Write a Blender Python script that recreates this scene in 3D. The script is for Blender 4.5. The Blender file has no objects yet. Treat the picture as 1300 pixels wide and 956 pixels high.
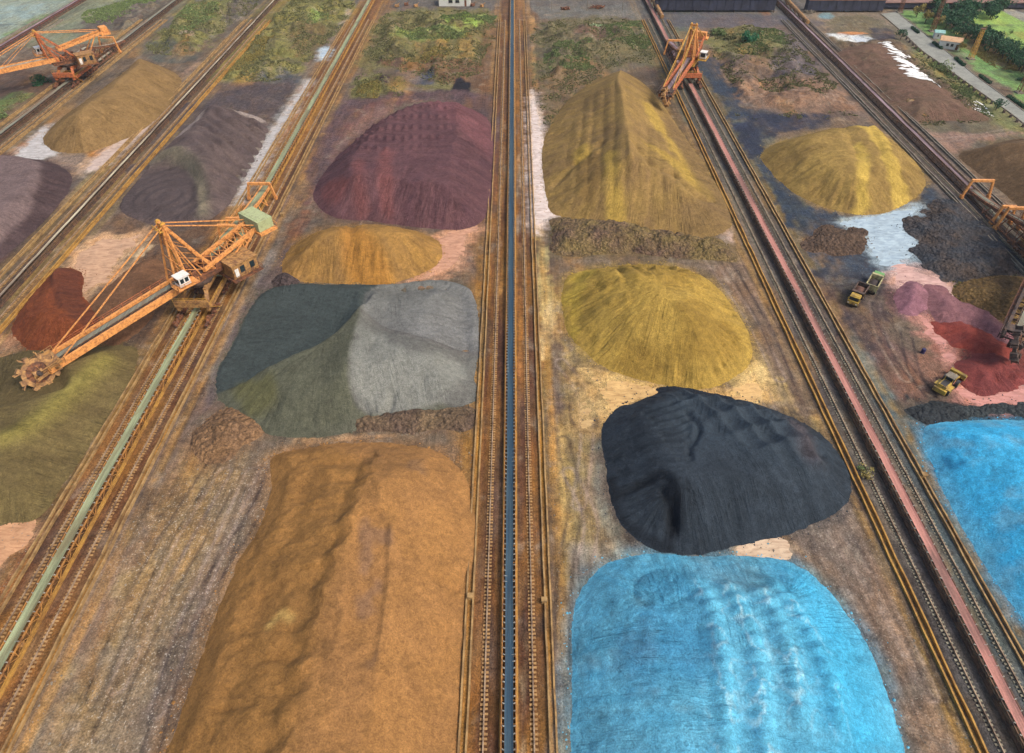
import bpy, math, random
import numpy as np
from mathutils import Vector, Matrix
random.seed(7)
rng = np.random.RandomState(11)
S = bpy.context.scene
COL = S.collection
# ------------------------------------------------------------------ camera
H = 100.0
F_PX, CX, CY = 867.0, 650.0, 433.0
PITCH = math.atan2(761.0, F_PX)
PSI = math.atan(2 * math.cos(PITCH) / F_PX)
R_ = np.array([math.cos(PSI), math.sin(PSI), 0])
HF = np.array([-math.sin(PSI), math.cos(PSI), 0])
UZ = np.array([0, 0, 1.0])
FD = math.cos(PITCH) * HF - math.sin(PITCH) * UZ
UP = math.sin(PITCH) * HF + math.cos(PITCH) * UZ
def G(px, py, z=0.0):
    """where the sight line to a place in the photograph meets height z"""
    r = F_PX * FD + (px - CX) * R_ - (py - CY) * UP
    t = (z - H) / r[2]
    return (r[0] * t, r[1] * t)
def GP(pts, z=0.0):
    return np.array([G(a, b, z) for a, b in pts])

cam = bpy.data.cameras.new('camera')
co = bpy.data.objects.new('camera', cam); COL.objects.link(co)
cam.sensor_fit = 'HORIZONTAL'; cam.sensor_width = 36; cam.lens = F_PX / 1300 * 36
cam.shift_y = -45 / 1300
cam.clip_start = 1; cam.clip_end = 6000
m3 = Matrix((R_, UP, -FD)).transposed()
co.matrix_world = Matrix.Translation((0, 0, H)) @ m3.to_4x4()
S.camera = co

# ------------------------------------------------------------------ object helpers
def tag(o, label=None, cat=None, group=None, kind=None):
    if label: o['label'] = label
    if cat: o['category'] = cat
    if group: o['group'] = group
    if kind: o['kind'] = kind
    return o
def empty(name, loc, label=None, cat=None, group=None):
    o = bpy.data.objects.new(name, None); COL.objects.link(o)
    o.location = loc; o.empty_display_size = 0.5
    return tag(o, label, cat, group)
class MB:
    def __init__(s): s.v = []; s.f = []
    def add(s, vs, fs):
        n = len(s.v); s.v.extend([tuple(v) for v in vs]); s.f.extend([tuple(i + n for i in f) for f in fs])
    def box(s, c, d, rz=0.0, taper=1.0):
        x, y, z = d[0] / 2, d[1] / 2, d[2] / 2
        vs = []
        for zz, k in ((-z, 1.0), (z, taper)):
            for xx, yy in ((-x, -y), (x, -y), (x, y), (-x, y)):
                a, b = xx * k, yy * k
                vs.append((c[0] + a * math.cos(rz) - b * math.sin(rz), c[1] + a * math.sin(rz) + b * math.cos(rz), c[2] + zz))
        s.add(vs, [(3, 2, 1, 0), (4, 5, 6, 7), (0, 1, 5, 4), (1, 2, 6, 5), (2, 3, 7, 6), (3, 0, 4, 7)])
        return s
    def beam(s, p, q, w, h=None, up=(0, 0, 1)):
        h = h or w
        p, q = Vector(p), Vector(q); d = (q - p)
        if d.length < 1e-6: return s
        d.normalize(); u = Vector(up)
        if abs(d.dot(u)) > .98: u = Vector((0, 1, 0))
        a = d.cross(u).normalized(); b = a.cross(d).normalized()
        vs = []
        for c in (p, q):
            for i, j in ((-1, -1), (1, -1), (1, 1), (-1, 1)):
                vs.append(c + a * (i * w / 2) + b * (j * h / 2))
        s.add(vs, [(3, 2, 1, 0), (4, 5, 6, 7), (0, 1, 5, 4), (1, 2, 6, 5), (2, 3, 7, 6), (3, 0, 4, 7)])
        return s
    def cyl(s, p, q, r, n=8, r2=None):
        r2 = r if r2 is None else r2
        p, q = Vector(p), Vector(q); d = (q - p).normalized(); u = Vector((0, 0, 1))
        if abs(d.dot(u)) > .9: u = Vector((1, 0, 0))
        a = d.cross(u).normalized(); b = a.cross(d).normalized(); vs = []
        for c, rr in ((p, r), (q, r2)):
            for i in range(n):
                t = 2 * math.pi * i / n
                vs.append(c + a * (rr * math.cos(t)) + b * (rr * math.sin(t)))
        fs = [tuple(range(n)), tuple(range(2 * n - 1, n - 1, -1))]
        for i in range(n):
            j = (i + 1) % n; fs.append((i, n + i, n + j, j))
        s.add(vs, fs); return s
    def truss(s, p, q, depth, w, bays, up=(0, 0, 1), side=None):
        """flat lattice girder: two chords and zigzag"""
        p, q = Vector(p), Vector(q); u = Vector(up) * depth
        s.beam(p, q, w); s.beam(p + u, q + u, w)
        for i in range(bays):
            a = p.lerp(q, i / bays); b = p.lerp(q, (i + 1) / bays)
            s.beam(a, a + u, w * .7)
            s.beam(a, b + u, w * .7) if i % 2 else s.beam(a + u, b, w * .7)
        s.beam(q, q + u, w * .7)
        return s
    def rail(s, pts, h=1.1, w=.07, step=2.0):
        """handrail following a path"""
        for a, b in zip(pts[:-1], pts[1:]):
            a, b = Vector(a), Vector(b); z = Vector((0, 0, h))
            s.beam(a + z, b + z, w); s.beam(a + z * .55, b + z * .55, w * .8)
            n = max(1, int((b - a).length / step))
            for i in range(n + 1):
                c = a.lerp(b, i / n); s.beam(c, c + z, w)
        return s
    def build(s, name, mat, parent=None, smooth=False, loc=None):
        me = bpy.data.meshes.new(name); me.from_pydata(s.v, [], s.f); me.update()
        if smooth:
            me.polygons.foreach_set('use_smooth', [True] * len(me.polygons))
        me.materials.append(mat)
        o = bpy.data.objects.new(name, me); COL.objects.link(o)
        if parent: o.parent = parent
        if loc is not None: o.location = loc
        return o
def dup(o, name, parent, loc):
    c = o.copy(); c.name = name; COL.objects.link(c); c.parent = parent; c.location = loc
    return c
def copy_tree(o, parent=None):
    c = o.copy(); COL.objects.link(c); c.parent = parent
    for ch in list(o.children): copy_tree(ch, c)
    return c

# ------------------------------------------------------------------ colour
K = 1.5
def lin(c):
    c = c / 255.0
    return c / 12.92 if c <= .04045 else ((c + .055) / 1.055) ** 2.4
def C(r, g, b, k=K):
    return np.array([lin(r) / k, lin(g) / k, lin(b) / k])

# ------------------------------------------------------------------ materials
def newmat(name):
    m = bpy.data.materials.new(name); m.use_nodes = True
    nt = m.node_tree; b = nt.nodes['Principled BSDF']
    return m, nt, b
def noise(nt, scale, detail=5, rough=.6, vec=None, dist=0):
    n = nt.nodes.new('ShaderNodeTexNoise'); n.inputs['Scale'].default_value = scale
    n.inputs['Detail'].default_value = detail; n.inputs['Roughness'].default_value = rough
    n.inputs['Distortion'].default_value = dist
    if vec: nt.links.new(vec, n.inputs['Vector'])
    return n.outputs['Fac']
def ramp(nt, f, stops):
    r = nt.nodes.new('ShaderNodeValToRGB'); nt.links.new(f, r.inputs['Fac'])
    el = r.color_ramp.elements
    while len(el) < len(stops): el.new(.5)
    for e, (p, c) in zip(el, stops):
        e.position = p; e.color = (c, c, c, 1) if not hasattr(c, '__len__') else (*c, 1)
    return r.outputs['Color']
def mixc(nt, f, a, b, mode='MIX'):
    m = nt.nodes.new('ShaderNodeMix'); m.data_type = 'RGBA'; m.blend_type = mode
    def put(s, v):
        if isinstance(v, bpy.types.NodeSocket): nt.links.new(v, s)
        elif hasattr(v, '__len__'): s.default_value = (*v, 1)
        else: s.default_value = v
    put(m.inputs[0], f); put(m.inputs[6], a); put(m.inputs[7], b)
    return m.outputs[2]
def bump(nt, b, f, dist, strength=1.0):
    n = nt.nodes.new('ShaderNodeBump'); n.inputs['Distance'].default_value = dist
    n.inputs['Strength'].default_value = strength
    nt.links.new(f, n.inputs['Height']); nt.links.new(n.outputs['Normal'], b.inputs['Normal'])
def mth(nt, op, a, b=None):
    m = nt.nodes.new('ShaderNodeMath'); m.operation = op
    for i, v in enumerate((a, b)):
        if v is None: continue
        if isinstance(v, bpy.types.NodeSocket): nt.links.new(v, m.inputs[i])
        else: m.inputs[i].default_value = v
    return m.outputs[0]
def mapv(nt, vec, s):
    m = nt.nodes.new('ShaderNodeMapping'); m.inputs['Scale'].default_value = s
    nt.links.new(vec, m.inputs['Vector']); return m.outputs['Vector']
def earth_mat(name, fine=1.0, speck=0.0, rough=.95, contrast=.5, bumpd=.12, flow=0.0, lane=0.0, rock=0.0):
    """loose bulk earth: the kind of earth at each place, broken up by grain, clods and runs"""
    m, nt, b = newmat(name)
    at = nt.nodes.new('ShaderNodeAttribute'); at.attribute_name = 'earth'
    geo = nt.nodes.new('ShaderNodeNewGeometry'); pos = geo.outputs['Position']
    n1 = noise(nt, 3.6 * fine, 7, .82, pos)
    n2 = noise(nt, .9 * fine, 6, .68, pos, .25)
    n3 = noise(nt, .13, 5, .6, pos, 1.2)
    c = mixc(nt, 1.0, at.outputs['Color'], ramp(nt, n1, [(.36, 1 - contrast * 1.1), (.64, 1 + contrast * 1.1)]), 'MULTIPLY')
    c = mixc(nt, 1.0, c, ramp(nt, n2, [(.32, 1 - contrast * .8), (.68, 1 + contrast * .8)]), 'MULTIPLY')
    c = mixc(nt, 1.0, c, ramp(nt, n3, [(.35, 1 - contrast * .4), (.65, 1 + contrast * .4)]), 'MULTIPLY')
    hsum = mth(nt, 'ADD', n1, mth(nt, 'MULTIPLY', n2, 1.6))
    if flow > 0:
        fl = nt.nodes.new('ShaderNodeAttribute'); fl.attribute_name = 'flow'
        fa = noise(nt, 1.0, 4, .65, mapv(nt, fl.outputs['Vector'], (1.3, .12, 1)), 1.1)
        fb = noise(nt, 1.0, 3, .6, mapv(nt, fl.outputs['Vector'], (.5, .05, 1)), .5)
        wt = mth(nt, 'MULTIPLY', at.outputs['Alpha'], ramp(nt, noise(nt, .11, 4, .65, pos, 1.0), [(.36, .05), (.62, 1.0)]))
        c = mixc(nt, wt, c, mixc(nt, 1.0, c, ramp(nt, fa, [(.3, 1 - flow), (.7, 1 + flow)]), 'MULTIPLY'))
        c = mixc(nt, wt, c, mixc(nt, 1.0, c, ramp(nt, fb, [(.35, 1 - flow * .7), (.65, 1 + flow * .7)]), 'MULTIPLY'))
        hsum = mth(nt, 'ADD', hsum, mth(nt, 'MULTIPLY', mth(nt, 'MULTIPLY', mth(nt, 'SUBTRACT', fa, .5), wt), 6.0))
    if lane > 0:
        la = noise(nt, 1.0, 5, .7, mapv(nt, pos, (1.5, .07, 1)), .25)
        lb = noise(nt, 1.0, 4, .6, mapv(nt, pos, (.16, .10, 1)), 1.0)
        c = mixc(nt, 1.0, c, ramp(nt, la, [(.3, 1 - lane), (.7, 1 + lane)]), 'MULTIPLY')
        rut = noise(nt, 1.0, 6, .75, mapv(nt, pos, (2.6, .045, 1)), .15)
        c = mixc(nt, 1.0, c, ramp(nt, rut, [(.38, .78), (.47, 1.0), (.60, 1.0), (.68, 1.14)]), 'MULTIPLY')
        tint = ramp(nt, lb, [(.36, (.92, .97, 1.0)), (.5, (1, 1, 1)), (.66, (1.10, 1.0, .86))])
        c = mixc(nt, 1.0, c, tint, 'MULTIPLY')
    if rock > 0:
        vo = nt.nodes.new('ShaderNodeTexVoronoi'); vo.inputs['Scale'].default_value = 1.1; vo.inputs['Randomness'].default_value = 1.0
        nz = nt.nodes.new('ShaderNodeTexNoise'); nz.inputs['Scale'].default_value = .5; nz.inputs['Detail'].default_value = 4; nt.links.new(pos, nz.inputs['Vector'])
        av = nt.nodes.new('ShaderNodeVectorMath'); av.operation = 'MULTIPLY_ADD'; nt.links.new(nz.outputs['Color'], av.inputs[0]); av.inputs[1].default_value = (1.2, 1.2, 1.2); nt.links.new(pos, av.inputs[2])
        nt.links.new(av.outputs[0], vo.inputs['Vector'])
        c = mixc(nt, 1.0, c, ramp(nt, vo.outputs['Distance'], [(.1, 1 + rock), (.6, 1 - rock)]), 'MULTIPLY')
        hsum = mth(nt, 'ADD', hsum, mth(nt, 'MULTIPLY', mth(nt, 'SUBTRACT', 1.0, vo.outputs['Distance']), 3.0))
    if speck > 0:
        vor = nt.nodes.new('ShaderNodeTexVoronoi'); vor.inputs['Scale'].default_value = 2.6
        nt.links.new(pos, vor.inputs['Vector'])
        dd = ramp(nt, vor.outputs['Distance'], [(.0, 1), (.36, 0)])
        g = mth(nt, 'MULTIPLY', dd, ramp(nt, n2, [(.45, 0), (.58, speck)]))
        al = mth(nt, 'MULTIPLY', g, at.outputs['Alpha'])
        c = mixc(nt, al, c, (.62, .58, .50))
    nt.links.new(c, b.inputs['Base Color'])
    b.inputs['Roughness'].default_value = rough
    b.inputs['Specular IOR Level'].default_value = .15
    bump(nt, b, hsum, bumpd)
    return m
def paint_mat(name, c1, c2, rust=.45, rough=.6, scale=1.2, metal=0.0):
    m, nt, b = newmat(name)
    geo = nt.nodes.new('ShaderNodeNewGeometry'); pos = geo.outputs['Position']
    n = noise(nt, scale, 6, .7, pos, .4); n2 = noise(nt, scale * 6, 4, .6, pos)
    f = ramp(nt, n, [(rust - .08, 1), (rust + .12, 0)])
    c = mixc(nt, f, tuple(c1), tuple(c2))
    c = mixc(nt, 1.0, c, ramp(nt, n2, [(.2, .7), (.8, 1.25)]), 'MULTIPLY')
    nt.links.new(c, b.inputs['Base Color']); b.inputs['Roughness'].default_value = rough
    b.inputs['Metallic'].default_value = metal
    return m
M = {}
def belt_mat(name, c1, c2, c3):
    m, nt, b = newmat(name)
    geo = nt.nodes.new('ShaderNodeNewGeometry'); pos = geo.outputs['Position']
    n = noise(nt, 1.0, 5, .7, mapv(nt, pos, (2.2, .12, 1)), .3); n2 = noise(nt, 1.0, 4, .65, mapv(nt, pos, (.4, .06, 1)), .5); n3 = noise(nt, 5, 4, .7, pos)
    c = mixc(nt, ramp(nt, n, [(.38, 0), (.62, 1)]), tuple(c1), tuple(c2))
    c = mixc(nt, ramp(nt, n2, [(.46, 0), (.62, .85)]), c, tuple(c3))
    c = mixc(nt, 1.0, c, ramp(nt, n3, [(.3, .75), (.7, 1.25)]), 'MULTIPLY')
    nt.links.new(c, b.inputs['Base Color']); b.inputs['Roughness'].default_value = .8
    bump(nt, b, n, .05)
    return m
M['ground'] = earth_mat('ground_earth', 1.0, .62, .9, .46, .12, lane=.16)
M['pile'] = earth_mat('pile_ore', 1.3, 0, .97, .30, .2, flow=.17)
M['pile_rough'] = earth_mat('rubble', .9, 0, .95, .42, .3, rock=.10)
M['orange'] = paint_mat('orange_paint', C(242, 168, 92), C(166, 104, 60), .43, .7, 1.6)
M['orange_red'] = paint_mat('orange_red_paint', C(220, 124, 70), C(132, 78, 54), .46, .7, 1.6)
M['yellow'] = paint_mat('yellow_paint', C(220, 170, 70), C(160, 110, 55), .42)
M['rust'] = paint_mat('rusty_steel', C(158, 100, 60), C(92, 60, 45), .52, .8)
M['darkrust'] = paint_mat('dark_steel', C(104, 80, 66), C(60, 50, 46), .5, .8)
M['tan'] = paint_mat('tan_sheet', C(190, 144, 84), C(120, 84, 56), .47, .7)
M['palegreen'] = paint_mat('pale_green_sheet', C(176, 186, 138), C(140, 138, 100), .38, .7)
M['white'] = paint_mat('white_paint', C(240, 238, 232), C(190, 180, 165), .34)
M['whitewall'] = paint_mat('white_wall', C(232, 232, 222), C(205, 200, 180), .36, .8)
M['glass'] = paint_mat('dark_glass', C(40, 52, 58), C(60, 70, 72), .4, .15)
M['black'] = paint_mat('black_rubber', C(42, 42, 46), C(66, 62, 60), .4, .7)
M['concrete'] = paint_mat('stained_concrete', C(176, 142, 90), C(126, 96, 58), .46, .85, .5)
M['concrete_ochre'] = paint_mat('ochre_concrete', C(186, 140, 62), C(140, 98, 44), .44, .85, .4)
M['concrete_grey'] = paint_mat('grey_concrete', C(150, 140, 122), C(110, 100, 86), .46, .85, .5)
M['sleeper'] = paint_mat('sleeper_concrete', C(186, 146, 92), C(130, 96, 60), .44, .9, .9)
M['sleeper_grey'] = paint_mat('grey_sleeper_concrete', C(150, 144, 122), C(100, 92, 78), .44, .9, .9)
M['railsteel'] = paint_mat('rail_steel', C(176, 150, 120), C(96, 70, 50), .45, .45, .6)
M['belt_blue'] = belt_mat('blue_belt', C(34, 70, 92), C(26, 52, 70), C(52, 76, 88))
M['belt_pink'] = belt_mat('pink_dusted_belt', C(196, 136, 122), C(156, 104, 92), C(116, 84, 76))
M['belt_green'] = belt_mat('green_belt', C(160, 168, 128), C(120, 126, 94), C(118, 108, 76))
M['belt_pale'] = belt_mat('pale_belt', C(196, 186, 160), C(150, 138, 118), C(120, 104, 88))
M['belt_grey'] = belt_mat('grey_belt', C(140, 142, 122), C(108, 106, 92), C(124, 104, 82))
M['belt_purple'] = belt_mat('purple_belt', C(166, 142, 146), C(120, 98, 104), C(96, 78, 80))
M['frame_dark'] = paint_mat('dark_frame_steel', C(120, 86, 60), C(66, 50, 44), .48, .8, .7)
M['frame_ochre'] = paint_mat('ochre_frame_steel', C(190, 134, 66), C(120, 80, 46), .45, .8, .7)
M['frame_red'] = paint_mat('red_frame_steel', C(140, 80, 70), C(86, 56, 52), .45, .8, .7)
M['roller'] = paint_mat('roller_steel', C(190, 186, 172), C(90, 84, 76), .44, .5, 2)
M['roadgrey'] = paint_mat('road_asphalt', C(150, 152, 142), C(128, 130, 122), .45, .9, .3)
M['roof_rust'] = paint_mat('roof_rust', C(150, 110, 96), C(110, 84, 78), .45, .8, .4)
M['roof_orange'] = paint_mat('roof_tile', C(206, 170, 130), C(176, 128, 92), .45, .8, .6)
M['teal'] = paint_mat('teal_roof', C(150, 196, 190), C(120, 160, 156), .4, .8, .6)
M['navy'] = paint_mat('navy_plastic', C(40, 38, 90), C(34, 32, 70), .4, .6, 2)
M['truck_yellow'] = paint_mat('truck_yellow', C(200, 166, 66), C(124, 100, 62), .46, .6, 1)
M['truck_cream'] = paint_mat('truck_cream', C(196, 188, 136), C(126, 112, 84), .46, .6, 1)
M['truck_green'] = paint_mat('truck_green', C(110, 168, 96), C(96, 140, 84), .38, .6, 1)
def leaf_mat(name, a, b_, c_):
    m, nt, b = newmat(name)
    geo = nt.nodes.new('ShaderNodeNewGeometry')
    oi = nt.nodes.new('ShaderNodeObjectInfo')
    n = noise(nt, .9, 4, .6, geo.outputs['Position'])
    c = ramp(nt, n, [(.3, tuple(a)), (.5, tuple(b_)), (.7, tuple(c_))])
    v = mth(nt, 'ADD', mth(nt, 'MULTIPLY', geo.outputs['Random Per Island'], .7), .6)
    c = mixc(nt, 1.0, c, v, 'MULTIPLY')
    nt.links.new(c, b.inputs['Base Color']); b.inputs['Roughness'].default_value = .75
    b.inputs['Specular IOR Level'].default_value = .2
    return m
M['leaf_dark'] = leaf_mat('dark_leaves', (.018, .055, .03), (.03, .085, .042), (.05, .11, .05))
M['leaf_green'] = leaf_mat('green_leaves', (.08, .115, .05), (.135, .18, .07), (.19, .25, .09))
M['leaf_bright'] = leaf_mat('bright_leaves', (.03, .12, .06), (.05, .19, .09), (.08, .25, .12))
M['leaf_olive'] = leaf_mat('olive_scrub', (.085, .08, .045), (.13, .13, .06), (.19, .20, .08))
M['leaf_gold'] = leaf_mat('golden_leaves', (.16, .12, .04), (.24, .19, .06), (.2, .2, .07))
M['bark'] = paint_mat('bark', (.07, .05, .035), (.04, .03, .022), .5, .9, 3)

# ------------------------------------------------------------------ numpy noise and shapes
def vnoise(x, y, seed):
    r = np.random.RandomState(seed); T = r.rand(256, 256)
    xi = np.floor(x).astype(int); yi = np.floor(y).astype(int)
    fx = x - xi; fy = y - yi; fx = fx * fx * (3 - 2 * fx); fy = fy * fy * (3 - 2 * fy)
    a = T[xi & 255, yi & 255]; b = T[(xi + 1) & 255, yi & 255]
    c = T[xi & 255, (yi + 1) & 255]; d = T[(xi + 1) & 255, (yi + 1) & 255]
    return (a * (1 - fx) + b * fx) * (1 - fy) + (c * (1 - fx) + d * fx) * fy
def fbm(x, y, sx, sy, octv=4, seed=1, gain=.5):
    o = np.zeros_like(x); amp = 1.0; tot = 0
    ca, sa = math.cos(.5), math.sin(.5)
    for i in range(octv):
        k = 2.0 ** i
        o += amp * vnoise(x / sx * k + 13.7 * i, y / sy * k + 7.1 * i, seed + i); tot += amp; amp *= gain
    return (o / tot - .5) * 2      # about -1..1
def smooth(pts, n=5, closed=True):
    P = np.array(pts, float); N = len(P); out = []
    for i in range(N if closed else N - 1):
        if closed: p0, p1, p2, p3 = P[i - 1], P[i], P[(i + 1) % N], P[(i + 2) % N]
        else: p0, p1, p2, p3 = P[max(i - 1, 0)], P[i], P[i + 1], P[min(i + 2, N - 1)]
        for j in range(n):
            t = j / n
            out.append(.5 * ((2 * p1) + (-p0 + p2) * t + (2 * p0 - 5 * p1 + 4 * p2 - p3) * t * t + (-p0 + 3 * p1 - 3 * p2 + p3) * t ** 3))
    if not closed: out.append(P[-1])
    return np.array(out)
def polydist(x, y, P, closed=True):
    """distance to a line and arc length of its nearest point (flat arrays)"""
    best = np.full(x.shape, 1e9); arc = np.zeros(x.shape); L = 0.0
    N = len(P)
    for i in range(N if closed else N - 1):
        ax, ay = P[i]; bx, by = P[(i + 1) % N]; dx, dy = bx - ax, by - ay; l2 = dx * dx + dy * dy
        l = math.sqrt(l2)
        if l < 1e-9: continue
        t = np.clip(((x - ax) * dx + (y - ay) * dy) / l2, 0, 1)
        d = (x - ax - t * dx) ** 2 + (y - ay - t * dy) ** 2
        m = d < best; best = np.where(m, d, best); arc = np.where(m, L + t * l, arc); L += l
    return np.sqrt(best), arc
def inside(x, y, P):
    r = np.zeros(x.shape, bool); N = len(P); j = N - 1
    for i in range(N):
        xi, yi = P[i]; xj, yj = P[j]
        if yi != yj:
            r ^= ((yi > y) != (yj > y)) & (x < (xj - xi) * (y - yi) / (yj - yi) + xi)
        j = i
    return r
def sdf(x, y, P):
    d, s = polydist(x, y, P); i = inside(x, y, P)
    return np.where(i, d, -d), s
def sstep(a, b, v):
    t = np.clip((v - a) / (b - a), 0, 1); return t * t * (3 - 2 * t)
def grid_mesh(name, xs, ys, Z, Cc, keep=None, alpha=None):
    nx, ny = len(xs), len(ys)
    XX, YY = np.meshgrid(xs, ys)
    V = np.stack([XX, YY, Z], -1).reshape(-1, 3)
    idx = np.arange(nx * ny).reshape(ny, nx)
    q = np.stack([idx[:-1, :-1], idx[:-1, 1:], idx[1:, 1:], idx[1:, :-1]], -1).reshape(-1, 4)
    if keep is not None:
        kq = keep[:-1, :-1] | keep[:-1, 1:] | keep[1:, 1:] | keep[1:, :-1]
        q = q[kq.reshape(-1)]
    C4 = np.ones((nx * ny, 4)); C4[:, :3] = Cc.reshape(-1, 3)
    if alpha is not None: C4[:, 3] = alpha.reshape(-1)
    return V, q, C4
def mesh_from(name, V, q, C4, flow=None):
    used = np.zeros(len(V), bool); used[q.reshape(-1)] = True
    remap = np.cumsum(used) - 1; V = V[used]; C4 = C4[used]; q = remap[q]
    if flow is not None: flow = flow[used]
    me = bpy.data.meshes.new(name)
    me.vertices.add(len(V)); me.vertices.foreach_set('co', V.astype(np.float32).ravel())
    me.loops.add(len(q) * 4); me.loops.foreach_set('vertex_index', q.astype(np.int32).ravel())
    me.polygons.add(len(q)); me.polygons.foreach_set('loop_start', np.arange(0, len(q) * 4, 4, dtype=np.int32))
    me.polygons.foreach_set('loop_total', np.full(len(q), 4, np.int32))
    me.update(calc_edges=True); me.validate()
    me.polygons.foreach_set('use_smooth', np.ones(len(q), bool))
    a = me.color_attributes.new('earth', 'FLOAT_COLOR', 'POINT')
    a.data.foreach_set('color', np.clip(C4, 0, 1).astype(np.float32).ravel())
    if flow is not None:
        fa = me.attributes.new('flow', 'FLOAT_VECTOR', 'POINT'); fa.data.foreach_set('vector', flow.astype(np.float32).ravel())
    return me
# ------------------------------------------------------------------ ground
LANES = [-221.0, -171.2, -121.6, -72.6, -0.5, 67.9, 134.2]     # conveyor centre lines
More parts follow.
